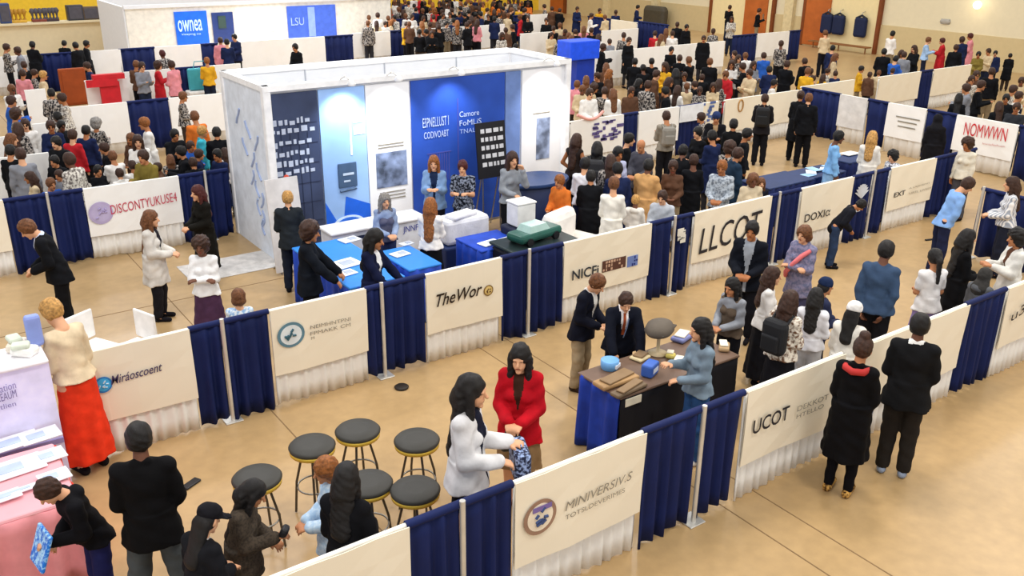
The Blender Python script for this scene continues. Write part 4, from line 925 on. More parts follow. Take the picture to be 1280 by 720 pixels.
for i, (px, w, d, h, c_, lb) in enumerate([((770, 478), .5, .2, .05, 'a58258', 'tan folded cloth bundle along the left table edge'), ((786, 489), .45, .13, .04, '6d5a44', 'brown folded bundle at the front left table corner'),
        ((800, 448), .2, .16, .03, 'd9c79c', 'cream tray just behind the blue folded box'), ((852, 424), .26, .17, .05, '7d83b4', 'violet-blue brochures stack behind the cap'), ((848, 455), .2, .12, .04, '3f6fc0', 'bright blue booklet beside the woman in the grey top'),
        ((838, 447), .1, .1, .05, 'd9c86a', 'small yellow-white pot between the cap and the blue booklet'), ((868, 441), .2, .14, .03, 'cfd5e2', 'pale leaflets under the hands of the woman in the grey top'), ((905, 436), .2, .12, .05, 'b99a72', 'tan pouch near the right end of the table')]):
    item(lambda b: b.rbox((0, 0, h/2+.001), (w, d, h), .02).rbox((.02, .01, h+.012), (w*.8, d*.75, .02), .01, 1, .15), px, TH, 'table_item' if i > 4 else ['folded_cloth', 'folded_cloth', 'tray', 'brochure_stack', 'booklet'][i], lb, ['cloth', 'cloth', 'tray', 'brochures', 'booklet', 'pot', 'leaflets', 'pouch'][i], [mat(c_, .6, var=.2), mat('efe6d2' if i > 2 else '8a6f4f', .6)], R1*0+.1*i)
# ---------------------------------------------------------------- people, near and middle
PEOPLE = []; PEOPLE_BY = {}
def P(label, px, face, H=1.72, Y=None, X=None, **k):
    k.setdefault('h', NEAR if np.linalg.norm(onZ(px, 1.7)[:2]) < 9 else MID); k.setdefault('seed', px[0] % 6.28)
    lat = k.pop('lat', (0, 3, -3)); g, h = place(px, k, face, H, Y, X, lat=lat); k.pop('ymin', None)
    r = person(label, g, face, h, **k); PEOPLE.append((label[:38], px, g.round(2), round(float(h), 2))); PEOPLE_BY[label] = r; return r
p_man = P('man in a black jacket and grey trousers seen from behind at lower left', (171, 527), 172, H=1.84, sex='m', skin='d', hair='short', hc='k', top='jacket', tc='0c0b0d', bc='4b5053', arms='front', hp=.25, legs='apart', sc='1a1718', loose=.02, big=1.05)
p_ml = P('person in a black sweater bending over the pink counter at the bottom left corner', (45, 606), -75, H=1.55, sex='m', skin='l', hair='short', hc='b', top='hoodie', tc='0d0c10', bc='1d2050', arms=('hold', 'front'), lean=.35, hp=.45, hem=.9)
P('woman with a black cap over a low brown bun, at the bottom left', (265, 629), 125, H=1.52, skin='l', hair='cap', hatc='16151a', top='jacket', tc='17171b', bc='22222a', arms='front', hp=.35, shirt='c9c4bd', lean=.15)
p_tw = P('woman with long black hair in a brown tweed coat, leaning forward over the front row', (325, 602), 70, H=1.74, skin='m', hair='vlong', hc='k', top='coat', tc=('4a4036', '39322b', 'fine'), bc='191a20', arms=('front', 'hold'), hp=.45, lean=.15, hem=.7)
P('person in a loose pale blue denim jacket holding both hands low, beside the front row', (402, 572), -75, H=1.5, skin='m', hair='bob', hc='au', top='hoodie', tc=('a9c4dd', 'c8d8e6', 'blotch'), bc='2a4aa0', arms='front', hp=.3, big=1.15, hem=.72)
P('woman in a black coat over a royal blue skirt, beside the pale blue jacket', (436, 578), 150, H=1.55, hair='long', hc='k', top='jacket', tc='0e0e12', bot='longskirt', bc='1b45b0', arms='front', hem=.75)
p_wb = P('woman with very long dark hair, white jacket and navy shorts beside the front row', (591, 468), 75, Y=5.55, skin='l', hair='vlong', hc='k', top='jacket', tc='d9d7d8', bot='shorts', bc='15161f', arms=('bag', 'front'), sc='c9b9a0', shirt='16182a', open=True, hem=.84)
p_red = P('woman in a red coat and brown skirt with a black headscarf-like long hair', (650, 430), -10, Y=6.05, skin='l', hair='vlong', hc='k', top='jacket', tc='b3101e', bot='skirt', bc='8a6d4b', arms='front', hem=.78, shirt='3a2218', sc='7b4a2a')
P('man in a navy suit with head bent, tan trousers, standing left of the table', (753, 345), 62, Y=ty1+.95, sex='m', skin='l', hair='short', hc='br', top='jacket', tc='10121f', bc='a08e72', arms='front', lean=.18, hp=.45, shirt='d8d3cc', sc='3a2c20', h=NEAR)
P('smiling man in a navy suit with white shirt and lanyard leaning on the table', (784, 367), 12, Y=ty1+.46, big=1.1, sex='m', skin='l', hair='short', hc='b', top='jacket', tc='10131f', bc='15161f', arms='reach', lean=.34, hp=.1, shirt='e6e2df', tie='9a4a2a', sc='111111', h=NEAR)
P('woman with long black hair in a grey-blue top and jeans at the table front', (876, 397), -60, Y=ty0-.33, skin='l', hair='long', hc='k', top='shirt', tc='7a8b99', bc='2b4d7d', arms=('front', 'hold'), hp=.15, sc='dddddd', h=NEAR)
P('woman with long black hair in a brown vest with grey sleeves, right of the table', (915, 347), -35, Y=ty1-.1, skin='m', hair='long', hc='k', top='vest', sleeve='8f9299', tc='5f5144', bc='15151b', arms='front', hp=.25, h=NEAR)
p_suit = P('man in a black suit seen from behind at the nearest banner row, right', (1153, 391), 178, Y=4.35, sex='m', skin='d', hair='short', hc='k', top='jacket', tc='141416', bc='26221f', arms='front', sc='8f9bb0', shirt='e6e4e0', big=1.12, loose=.02, legs='stand')
p_coat = P('woman in a long black dress with pinned-up hair and leopard shoes, seen from behind', (1082, 420), 165, Y=4.45, skin='m', hair='topbun', hc=None or 'b', top='coat', tc='0b0a0d', bot='slim', bc='0c0b10', arms='front', sc=('c99a52', '3a2212', 'speckle'), hem=.45, hp=.2)
P('woman with long brown hair in a cream blouse wearing a black backpack, right aisle', (990, 362), 150, H=1.66, skin='m', hair='long', hc='b', top='blouse', tc=('e9dfcf', '6b4a35', 'blotch'), bot='longskirt', bc='16151a', arms='front', h=NEAR)
P('woman with black hair in a plain white shirt seen from behind, right aisle', (1022, 359), 170, H=1.68, skin='d', hair='long', hc='k', top='blouse', tc='dedde2', bc='cfd0d6', bot='trousers', arms='front', h=NEAR)
P('woman in a white top holding a dark bag, left of the pair seen from behind', (968, 333), 100, H=1.66, skin='l', hair='long', hc='b', top='shirt', tc='e6e1dc', bot='longskirt', bc='16161c', arms='front', h=NEAR)
P('woman with brown hair in a mauve grey cape with a salmon sash', (1006, 281), -30, H=1.66, skin='l', hair='bob', hc='br', top='jacket', tc=('8d86a0', '6b6f8c', 'blotch'), bc='4b4b6b', arms='cross', hem=.7)
P('person in a dark navy beanie and navy jacket by the mauve cape', (1034, 347), 120, H=1.68, sex='m', skin='m', hair='beanie', hatc='1c2a4a', top='hoodie', tc='2a2f4a', bc='20222c', arms='front')
P('person with a white cap in a white coat beside the blank cream banner', (1070, 377), 160, H=1.66, hair='beanie', hatc='ece8e4', top='coat', tc='e3ddd2', bc='1a1a1e', arms='front', hem=.7, h=NEAR)
P('stocky man in a blue-grey shirt and dark trousers, hands held behind, in the right aisle', (1111, 300), 165, H=1.82, sex='m', skin='d', hair='short', hc='k', top='shirt', tc='3a4d68', bc='17171c', arms='back', hp=.3, big=1.2)
P('woman with a black ponytail and white top carrying a yellow-strapped bag', (1170, 310), -150, H=1.62, skin='m', hair='pony', hc='k', top='tee', tc='eae6e4', bc='8d7cae', bot='skirt', arms='front')
P('woman with long dark hair in a black dress in the right aisle', (1213, 286), 120, H=1.7, skin='l', hair='vlong', hc='k', top='dress', tc='0d0d10', bc='0d0d10', bot='slim', arms='front')
P('man in a light blue shirt bending over beside the navy end panel', (1217, 223), 115, H=1.74, sex='m', skin='l', hair='short', hc='b', top='shirt', tc='7fa6dc', bc='1e2440', arms='back', lean=.3, hp=.4)
P('woman in a white and grey striped blouse near the right edge, upper', (1266, 220), -80, H=1.7, skin='l', hair='long', hc='b', top='blouse', tc=('e9e6e4', '9aa0ac', 'stripe'), bc='1f2230', arms='front')
P('woman with curly dark hair in a white jacket near the right edge', (1272, 286), -60, H=1.66, skin='m', hair='curly', hc='k', top='jacket', tc='dcd9d2', bc='2a2a30', arms='hold', shirt='5a3a2a')
P('person in a dark grey headscarf at the far right of the nearest row', (1234, 334), 150, H=1.6, skin='m', hair='hijab', hatc='3a3836', top='hoodie', tc='5a5c60', bc='22222a', arms='front')
P('woman in a white coat behind the dark grey headscarf at the right edge', (1272, 322), -100, H=1.6, skin='m', hair='long', hc='b', top='coat', tc='e8e4de', bc='222', arms='front') if False else None
P('crouched dark-clad man before the navy leaf-print drape', (1083, 252), 100, H=1.35, sex='m', skin='m', hair='short', hc='k', top='jacket', tc='15161d', bc='2b3b58', arms='front', lean=.6, hp=.4, h=MID)
P('man in a navy blazer and pale grey shirt before the large handwritten banner', (941, 276), -10, H=1.75, sex='m', skin='t', hair='short', hc='k', top='jacket', tc='10131c', bc='14151c', arms='front', shirt='9ba0a8', open=True)
P('woman with brown hair standing just behind the large handwritten banner', (950, 243), 15, Y=10.0, skin='l', hair='long', hc='br', top='shirt', tc='1c1d28', bc='1b1c22', arms='front')
# left side
P('man in a dark suit leaning at the far left, brown hair', (24, 277), -95, Y=12.8, sex='m', skin='l', hair='short', hc='br', top='jacket', tc='0f1014', bc='101013', arms='front', lean=.3, hp=.45, shirt='c9d4ea')
P('person in a beige sweater and long orange-red skirt standing at the left counter', (56, 374), -150, Y=9.12, H=1.75, skin='l', hair='short', hc='bl', top='shirt', tc='d8c3a2', bot='longskirt', bc='e23a1e', arms='front', lean=.12, hp=.6, hem=.98, skw=.24, h=MID)
P('woman with long brown hair in a pale grey cardigan on the left floor', (188, 262), 70, H=1.64, skin='l', hair='vlong', hc='br', top='coat', tc='cfc9c0', bc='1c1a1e', arms='front', shirt='26222a', hem=.62)
P('woman in a long black coat with dark red hair before the booth-side navy drape', (245, 231), -60, H=1.62, skin='l', hair='long', hc='dr', top='coat', tc='15130f', bc='111', arms='front', hem=.3)
P('woman with curly hair, white top and long purple skirt near the left banner', (249, 296), -15, H=1.6, skin='d', hair='curly', hc='b', top='shirt', tc='f2efec', bot='longskirt', bc='4a3049', arms='cross')
P('short person in a pale blue and white top behind the middle row drape', (297, 360), 175, Y=9.75, skin='l', hair='bob', hc='br', top='tee', tc=('e6eef4', '8fb4dc', 'blotch'), bc='2a2a33', arms='front', H=1.4)
P('blond man in a dark suit seen from behind facing the tall pale sign board', (359, 238), 175, H=1.6, sex='m', skin='l', hair='short', hc='bl', top='jacket', tc='23282d', bc='1c2230', arms='front')
P('person in a black jacket with brown curly hair left of the blue tables', (390, 277), 80, X=4.28, skin='m', hair='curly', hc='b', top='jacket', tc='10141c', bc='101115', arms='reach', hp=.3)
P('grey-haired woman in a slate vest behind the blue tables', (481, 241), 20, Y=11.85, skin='l', hair='long', hc='g', top='vest', sleeve='8fa0c0', tc='5b5c72', bc='2a3558', arms='front')
P('woman with black hair and a white collar in a navy dress at the blue table', (472, 286), 60, Y=9.85, skin='m', hair='long', hc='k', top='dress', tc='101530', bc='101530', bot='slim', arms='reach', hp=.35, shirt='eeeeee')
P('woman with long auburn hair and white blouse over a black skirt by the blue tables', (538, 246), 165, H=1.62, skin='l', hair='vlong', hc='au', top='blouse', tc='ece8e4', bot='longskirt', bc='101116', arms='hold')
P('person in a pale denim jacket in front of the royal blue panel', (542, 194), -5, H=1.7, skin='l', hair='long', hc='au', top='jacket', tc='7d9cc4', bc='1a1c28', arms='hold', shirt='1c2a48', open=True)
P('young man in a black printed shirt in front of the royal blue panel', (578, 200), -8, H=1.66, sex='m', skin='l', hair='short', hc='dr', top='tee', tc=('14161f', '8a93a6', 'blotch'), bc='15161c', arms='hold')
P('woman with long brown hair touching her face beside the black writing board', (641, 189), 25, H=1.66, skin='l', hair='long', hc='b', top='shirt', tc='8f949b', bc='15161c', arms=('face', 'front'))
# middle crowd between the booth and the middle row
M = [((722, 166), 150, 'woman with long brown hair in a tan sleeveless top by the booth corner', dict(hair='vlong', hc='b', top='tank', tc='2a2220', bc='1b1d2c', arms='hip')),
 ((732, 196), 170, 'person in a loose white shirt just left of the black backpack', dict(hair='short', hc='k', top='blouse', tc='dfe0e8', bc='1b2448')),
 ((747, 176), 176, 'woman with long black hair carrying a dark grey backpack', dict(hair='vlong', hc='k', top='jacket', tc='1c1c20', bc='151519', arms='front', bag=1)),
 ((768, 220), 175, 'woman in a white dress with brown hair beyond the middle row', dict(hair='short', hc='br', top='dress', tc='ece6da', bc='c9c0b2', bot='slim')),
 ((795, 245), 175, 'person in a puffy white jacket right behind the brown-block banner', dict(hair='short', hc='bl', top='hoodie', tc='e9e3da', bc='2a2a30')),
 ((774, 183), 30, 'woman in a pale lilac top with an olive bag strap', dict(hair='short', hc='k', top='shirt', tc='b9bedd', bc='2a2c3a')),
 ((801, 174), -30, 'bald man in a grey suit with a reddish face', dict(sex='m', hair='bald', skin='m', top='jacket', tc='4b4b54', bc='2b2b33', arms='front')),
 ((812, 198), 160, 'person with cropped black hair in a tan coat', dict(sex='m', hair='short', hc='k', top='coat', tc='c99a64', bc='3a3024', skin='d')),
 ((828, 238), -15, 'person in a light grey jacket leaning toward the middle row', dict(hair='short', hc='b', top='jacket', tc='b7bcc4', bc='15161c', sex='m')),
 ((855, 180), 170, 'tall man in a long black coat seen from behind, middle crowd', dict(sex='m', hair='short', hc='k', top='coat', tc='111216', bc='141418', arms='front', lean=.1)),
 ((833, 138), -160, 'person in dark trousers with a big round grey bag on the back', dict(sex='m', hair='short', hc='b', top='shirt', tc='8d8578', bc='17171c')),
 ((896, 140), 0, 'man with a lanyard in a black jacket beside the blue figure print', dict(sex='m', hair='beanie', hatc='27345c', skin='m', top='jacket', tc='141419', bc='14141a', shirt='a88a66')),
 ((918, 148), 175, 'person in a black coat seen from behind beside the man with the lanyard', dict(hair='short', hc='k', top='coat', tc='121214', bc='15151a')),
 ((903, 200), -10, 'man with a tan face in a pale grey patterned shirt, mid crowd', dict(sex='m', hair='short', hc='au', skin='t', top='shirt', tc=('b9c2cc', '77808c', 'blotch'), bc='3a2c36')),
 ((925, 184), 120, 'person in a dark teal-navy coat, mid crowd right', dict(hair='short', hc='b', top='coat', tc='1e3145', bc='1b1b22')),
 ((943, 216), 20, 'person in a beige coat beside the dark teal-navy coat', dict(hair='bob', hc='br', top='coat', tc='cdbb9d', bc='5a4030')),
 ((957, 117), 178, 'dark figure carrying a black bag before the white divider', dict(hair='short', hc='b', top='jacket', tc='1e1b1e', bc='141419', sex='m', arms='front')),
 ((1002, 113), 170, 'visitor in black with brown hair, left one of the pair at the broad navy drape', dict(hair='bun', hc='b', top='coat', tc='131418', bc='101014')),
 ((1012, 116), 178, 'visitor in black, right one of the pair at the broad navy drape', dict(hair='short', hc='br', top='jacket', tc='101115', bc='101014', sex='m')),
 ((1051, 163), 100, 'person in a sky blue shirt and long pale skirt behind the middle row', dict(hair='short', hc='k', skin='d', top='shirt', tc='7fb2e4', bc='8fb8e0', bot='longskirt')),
 ((1092, 163), 172, 'blonde woman in a white dress behind the middle row', dict(hair='long', hc='bl', top='dress', tc='e8e2d9', bc='e0d8cc', bot='slim')),
 ((1116, 188), -40, 'person with curly dark hair and white blouse behind the middle row', dict(hair='curly', hc='k', top='blouse', tc=('dfe0e6', '5a5c66', 'blotch'), bc='2b2b33', H=1.5)),
 ((1174, 142), 178, 'woman in a big black cloak at the navy drape beside red letters', dict(hair='hijab', hatc='17161a', top='coat', tc='141317', bc='101014', H=1.66)),
 ((1210, 172), -30, 'person with tousled brown hair before the banner with big red letters', dict(hair='curly', hc='b', top='shirt', tc='ded6c4', bc='4a4a50', H=1.55)),
]
for px, fc, lb, k in M:
    if k is None: continue
    k = dict(k); k.pop('bag', None); H = k.pop('H', 1.7); k.setdefault('skin', 'lmtd'[int(px[0]) % 4]); k.setdefault('arms', ['front', 'down', 'hold'][int(px[0]) % 3]); k.setdefault('hp', .25)
    P(lb, px, fc, H=H, h=.0165, lat=(0, 4, -4, 8, -8), ymin=(9.75 if px[0] < 870 and px[1] > 160 else None), **k)
PPROOF = PEOPLE[:]
# bags and things people carry
def backpack(p, label, m, name='backpack', s=1., side=0):
    tpf = p['info']['tp']; c = p['w'](tpf(0, .20, 1.24)); t = thing(name, label, 'backpack', tuple(c), p['rz'])
    MB().rbox((0, 0, 0), (.30*s, .16*s, .42*s), .06).build('bag_body', m, t); MB().rbox((0, .09*s, -.06*s), (.22*s, .05, .2*s), .02).build('front_pocket', m, t)
    for x in (-1, 1): MB().tube([(x*.1*s, -.07, .17*s), (x*.11*s, -.16, .24*s), (x*.12*s, -.30, .1*s)], .016, 6).build('strap', m, t)
    return t
def handbag(p, hand, label, m, name='handbag', w=.26, h=.2, d=.1, drop=.14, cat='bag', m2=None):
    c = p['w'](p['info']['hands'][hand]); t = thing(name, label, cat, (c[0], c[1], c[2]-drop-h/2), p['rz']+.4)
    MB().rbox((0, 0, 0), (w, d, h), .04).build('bag_body', m, t); MB().tube([(-w*.3, 0, h/2-.01), (-w*.2, 0, h/2+drop*.8), (0, 0, h/2+drop), (w*.2, 0, h/2+drop*.8), (w*.3, 0, h/2-.01)], .009, 6).build('handle', m2 or m, t)
def held(p, hand, label, cat, name, size, m, up=.03, rx=.5):
    c = p['w'](p['info']['hands'][hand]); o = MB().rbox((0, 0, 0), size, min(size)*.4).build(name, m, None, (c[0], c[1], c[2]+up)); o.rotation_euler = (rx, 0, p['rz']); tag(o, label, cat)
held(p_man, 1, 'dark phone in the hands of the man in the black jacket at lower left', 'phone', 'phone', (.08, .16, .012), BLACKM)
held(p_ml, 1, 'bright blue dotted folder held by the person in the black sweater', 'folder', 'folder', (.26, .3, .03), mat('1673d8', .5, pat='speckle', c2='a8dcff'), up=-.03, rx=1.2)
held(p_tw, 0, 'small dark camera held up by the woman in the brown tweed coat', 'camera', 'camera', (.1, .06, .08), BLACKM)
handbag(p_wb, 1, 'navy bag with white speckles on the arm of the woman with the white jacket', mat('141a38', .6, pat='speckle', c2='9fb4e0'), w=.34, h=.3, d=.14, drop=.02)
handbag(p_red, 0, 'small black bag held by the woman in the red coat', BLACKM, w=.2, h=.16, drop=.06)
handbag(p_coat, 0, 'navy speckled tote hanging left of the woman in the long black dress', mat('1b2350', .6, pat='speckle', c2='cdd6ec'), w=.2, h=.42, d=.1, drop=.08, name='tote_bag')
held(p_suit, 0, 'white paper sheet held by the man in the black suit', 'paper', 'paper', (.2, .28, .006), mat('f2f0ec', .6), rx=.9)


def wrap(p, pts, r, label_mat, name):   # cloth part wound over the body, given in body coordinates
    tpf = p['info']['tp']; mb = MB().tube([tuple(tpf(*q)) for q in pts], r, 8); mb.build(name, label_mat, p['o'])
wrap(PEOPLE_BY['woman with brown hair in a mauve grey cape with a salmon sash'], [(.15, -.06, 1.42), (.08, -.16, 1.34), (-.02, -.20, 1.2), (-.12, -.19, 1.06), (-.17, -.1, .96)], [.03, .035, .035, .035, .03], mat('e8797c', .8), 'sash')
wrap(p_coat, [(-.12, -.02, 1.46), (-.08, .09, 1.45), (.02, .12, 1.44), (.1, .08, 1.45), (.13, -.02, 1.45)], [.03, .035, .035, .035, .03], mat('b8322f', .8), 'scarf')
wrap(PEOPLE_BY['smiling man in a navy suit with white shirt and lanyard leaning on the table'], [(.05, -.125, 1.42), (.03, -.175, 1.3), (.0, -.185, 1.14)], [.007, .007, .007], mat('6a7a9a', .6), 'lanyard')
# ---------------------------------------------------------------- more furniture
def draped_table(label, cx, cy, w, d, h, mtop, mcl, group=None, name='covered_table'):
    OBST.append((cx-w/2, cx+w/2, cy-d/2, cy+d/2))
    t = thing(name, label, 'table', (cx, cy, 0), 0, group); MB().rbox((0, 0, h-.02), (w+.03, d+.03, .035), .03).build('tabletop', mtop, t)
    for i, (a, b) in enumerate((((-w/2, -d/2), (w/2, -d/2)), ((-w/2, d/2), (-w/2, -d/2)), ((w/2, -d/2), (w/2, d/2)), ((-w/2, d/2), (w/2, d/2)))):
        sheet(MB(), a, b, .03, h-.01, .02, .2, nz=5, seed=i, hem=.015).build('cloth_side', mcl, t)
    return t
BT = mat('2f86e0', .5, var=.08, scale=2); RBL = mat('1a44b4', .6, var=.15)
c = onZ((430, 322), .86); ta = draped_table('bright blue covered table left of the grey-haired woman, with laptops and white cards', 5.1, 11.2, .8, 1.9, .86, BT, RBL)
c = onZ((518, 297), .86); tb = draped_table('bright blue covered table behind the auburn-haired woman', 5.92, 10.85, .5, .9, .86, BT, RBL)
c = onZ((618, 305), .86); tc_ = draped_table('royal blue covered table with white papers behind the middle row', 7.3, 10.85, .75, .7, .86, RBL, RBL)
CARDS = [((428, 331), .5, .32, 'f1f1ef', 'wide white board full of small cards on the left blue table'), ((432, 342), .28, .2, 'fbfbfb', 'white plate at the near edge of the left blue table'), ((437, 300), .3, .22, 'e4e6ea', 'pale folder at the back of the left blue table'),
 ((500, 318), .26, .2, 'efe9dc', 'tray of small cream packets on the second blue table'), ((508, 305), .2, .14, 'dde3ea', 'small grey-white card on the second blue table'),
 ((612, 304), .34, .2, 'eef0f2', 'white paper fan on the royal blue table'), ((632, 300), .2, .16, 'dfe3ea', 'small white card at the right of the royal blue table')]
for px, w, d, c_, lb in CARDS: item(lambda b: b.rbox((0, 0, .008), (w, d, .014), .01).box((w*.15, 0, .018), (w*.4, d*.5, .006), 1), px, .862, 'card_board', lb, 'card', [mat(c_, .5), mat('aeb6c6', .5)], .15)
c = np.array([7.35, 11.15, 0]); t = MB().rbox((0, 0, .2), (.8, .4, .4), .06).rbox((-.05, -.05, .43), (.5, .25, .07), .03, 0, .2).build('white_bundle', mat('e6e6ea', .7, bump=.4), None, (c[0], c[1]+.55, .62)); tag(t, 'white cloth bundle piled behind the royal blue table', 'bundle')
tag(MB().rbox((0, 0, .3), (.9, .5, .6), .03).build('low_crate', mat('20305c', .6), None, (c[0], c[1]+.55, .01)), 'dark blue crate under the white cloth bundle', 'crate')
# black stand with the green model car, white carton
c = onZ((668, 300), .95); OBST.append((c[0]-.6, c[0]+.6, c[1]-.35, c[1]+.45)); t = thing('display_stand', 'black display stand carrying a green model car, behind the middle row', 'stand', (c[0], c[1], 0))
MB().rbox((0, 0, .45), (1.15, .6, .9), .05).build('stand_body', BLACKM, t); MB().rbox((0, 0, .93), (1.2, .66, .05), .03).build('stand_top', mat('1d2b2b', .4), t)
t = thing('model_car', 'dark green model car with pale windows on the black display stand', 'model car', (c[0], c[1], .955), .15)
b = MB(); b.rbox((0, 0, .11), (.85, .36, .13), .05).build('car_body', mat('24554a', .3), t); MB().box((-.03, 0, .215), (.42, .3, .1), taper=.75).build('cabin', mat('a7c4bd', .2), t)
for x in (-.27, .27):
    for y in (-.17, .17): w_ = MB().tube([(x, y-.03, .06), (x, y+.03, .06)], .06, 14); w_.build('wheel', BLACKM, t)
c2 = onZ((664, 262), 1.0); t = MB().rbox((0, 0, .17), (.34, .3, .34), .02).rbox((0, 0, .36), (.36, .32, .03), .01).build('white_carton', mat('eceae8', .6), None, (c[0]+.2, c[1]+.62, 1.0)); tag(t, 'white carton standing behind the green model car', 'box')
tag(MB().rbox((0, 0, .49), (.5, .42, .98), .03).box((0, -.21, .5), (.4, .02, .8)).build('carton_plinth', mat('1c2038', .6), None, (c[0]+.2, c[1]+.62, .005)), 'dark plinth under the white carton', 'plinth')
c = onZ((716, 268), 1.05); OBST.append((c[0]-.4, c[0]+.4, c[1]-.4, c[1]+.4)); t = thing('covered_armchair', 'rounded white covered armchair right behind the brown-block banner', 'chair', (c[0], c[1], 0), .3)
MB().rbox((0, 0, .3), (.72, .72, .5), .12).build('seat', mat('f4efe9', .7), t); MB().rbox((0, .26, .68), (.74, .26, .78), .12).build('backrest', mat('f6f1ec', .7), t)
for s in (-1, 1): MB().rbox((s*.33, -.04, .52), (.16, .6, .3), .07).build('armrest', mat('f2ede6', .7), t)
for px, w, d, h, lb in (((972, 224), 1.3, .7, .8, 'navy covered table behind the narrow navy drape, right of the crowd'), ((1020, 214), 1.1, .6, .75, 'navy covered table strewn with pale blue leaflets, below the pair in black'), ((1064, 197), .8, .5, .8, 'small navy covered table beside the sky blue shirt')):
    c = onZ(px, h); draped_table(lb, c[0], max(c[1], 9.28+.2+d/2), w, d, h, mat('22345f', .6), NAVY)
    if px[0] == 1020:
        for i in range(5): o = MB().rbox((0, 0, .006), (.3, .2, .01), .01).build('leaflet', mat(['9fc6ea', 'e6eaf0'][i % 2], .5), None, (c[0]-.4+.2*i, max(c[1], 9.28+.5)-.12+.09*(i % 3), h+.002+.012*i)); o.rotation_euler = (0, 0, i*.7); tag(o, ['pale blue leaflet at the left end of the leaflet table', 'white leaflet second from the left on the leaflet table', 'pale blue leaflet in the middle of the leaflet table', 'white leaflet right of the middle on the leaflet table', 'pale blue leaflet at the right end of the leaflet table'][i], 'leaflet', 'leaflets on the navy table')
c = onZ((1062, 193), .8); on = MB().rbox((0, 0, .01), (.4, .25, .02), .02).build('paper_pile', mat('e6e4de', .6), None, (c[0], max(c[1], 9.73), .812)); tag(on, 'white papers on the small navy table beside the sky blue shirt', 'papers')
c = onZ((1118, 203), .8); draped_table('white covered table with dark odds and ends behind the short-word banner', c[0], 9.28+.55, 1.1, .5, .85, mat('e2ddd4', .6), WHITE)
# left: counter with the lilac panel and pink table with white cards
Yp = 8.75; z1_ = onY((30, 456), Yp)[2]; xr = onY((66, 480), Yp)[0]
t = thing('information_counter', 'lilac-white counter panel with faint writing at the left edge of the picture', 'counter', (0, 0, 0))
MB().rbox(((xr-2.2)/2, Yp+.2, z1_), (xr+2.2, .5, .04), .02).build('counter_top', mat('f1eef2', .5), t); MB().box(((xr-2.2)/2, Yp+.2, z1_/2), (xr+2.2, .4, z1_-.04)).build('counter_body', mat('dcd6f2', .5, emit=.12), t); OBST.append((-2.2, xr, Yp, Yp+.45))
text3('itation', 'lettering', mat('8d84b8', .6), t, onY((-5, 492), Yp), onY((20, 484), Yp), 'Y', .07, off=.01); text3('CEAUM', 'lettering', mat('75689c', .6), t, onY((-4, 503), Yp), onY((21, 495), Yp), 'Y', .08, off=.01); text3('ntlien', 'lettering', mat('8d84b8', .6), t, onY((-5, 513), Yp), onY((20, 506), Yp), 'Y', .05, off=.01)
MB().box(((xr-2.2)/2, Yp-.01, .62), (xr+2.2, .02, .05)).build('lilac_stripe', mat('a79cd4', .5), t)
for i, px in enumerate(((12, 425), (28, 418), (22, 436), (38, 428), (32, 443), (50, 425))):
    item(lambda b: b.rbox((0, 0, .04), (.22, .16, .08), .03).rbox((.02, .02, .1), (.16, .12, .05), .02, 1, .5), px, z1_+.022, 'paper_bundle', ['pale green-white bundle at the left end of the counter', 'white bundle at the back of the counter', 'cream bundle in the middle of the counter', 'grey-white bundle right of the middle of the counter', 'white bundle at the front of the counter', 'pale bundle at the right end of the counter'][i], 'bundle', [mat(['e9ead8', 'f0eee8', 'e6dccb', 'dfe2df', 'f2f0ea', 'e4dfd6'][i], .7, bump=.4), mat('cfd6c4', .7)], i*.6, 'bundles on the left counter') if onZ(px, z1_)[1] < Yp+.42 else None
o = item(lambda b: b.rbox((0, 0, .16), (.14, .08, .32), .03), (46, 432), z1_+.022, 'blue_pouch', 'periwinkle upright pouch at the right end of the left counter', 'pouch', mat('8fa0e0', .6))
zt_ = .8; q1 = onZ((70, 512), zt_); q2 = onZ((90, 625), zt_)
px1 = min(q1[0], q2[0])+.05; py0, py1 = q2[1], min(q1[1], Yp-.35); PINK = mat('e9a7ae', .45, var=.15, scale=1.5, emit=.08)  # pink cloth; the pink light on it is put in as faint emission
t = thing('pink_table', 'pink-topped table with a red cloth side at the left edge', 'table', (0, 0, 0)); OBST.append((-2, px1, py0, py1))
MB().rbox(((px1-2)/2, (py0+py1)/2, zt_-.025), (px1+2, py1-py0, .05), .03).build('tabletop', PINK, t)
sheet(MB(), (px1, py0), (px1, py1), .03, zt_-.03, .03, .25, nz=6, seed=3).build('red_cloth', mat('e8452f', .6, var=.12), t); sheet(MB(), (-2, py0), (px1, py0), .03, zt_-.03, .03, .25, nz=6, seed=4).build('front_cloth', mat('e6949a', .6), t)
CP = [((18, 553), .42, .26), ((50, 545), .34, .24), ((20, 585), .45, .3), ((62, 570), .26, .22), ((68, 596), .25, .2), ((30, 612), .4, .08), ((10, 620), .2, .15)]
for i, (px, w, d) in enumerate(CP):
    item(lambda b: b.rbox((0, 0, .008), (w, d, .014), .012).rbox((-w*.1, 0, .018), (w*.45, d*.45, .006), .003, 1), px, zt_+.002+.004*i, 'display_card', 'framed pale card on the pink table, ' + ['back left', 'back centre', 'large one in the middle', 'right of the middle', 'front right', 'narrow strip at the front', 'front left corner'][i], 'card', [mat('eef0f6', .4), mat('b9c8e4', .4)], .1, 'cards on the pink table')
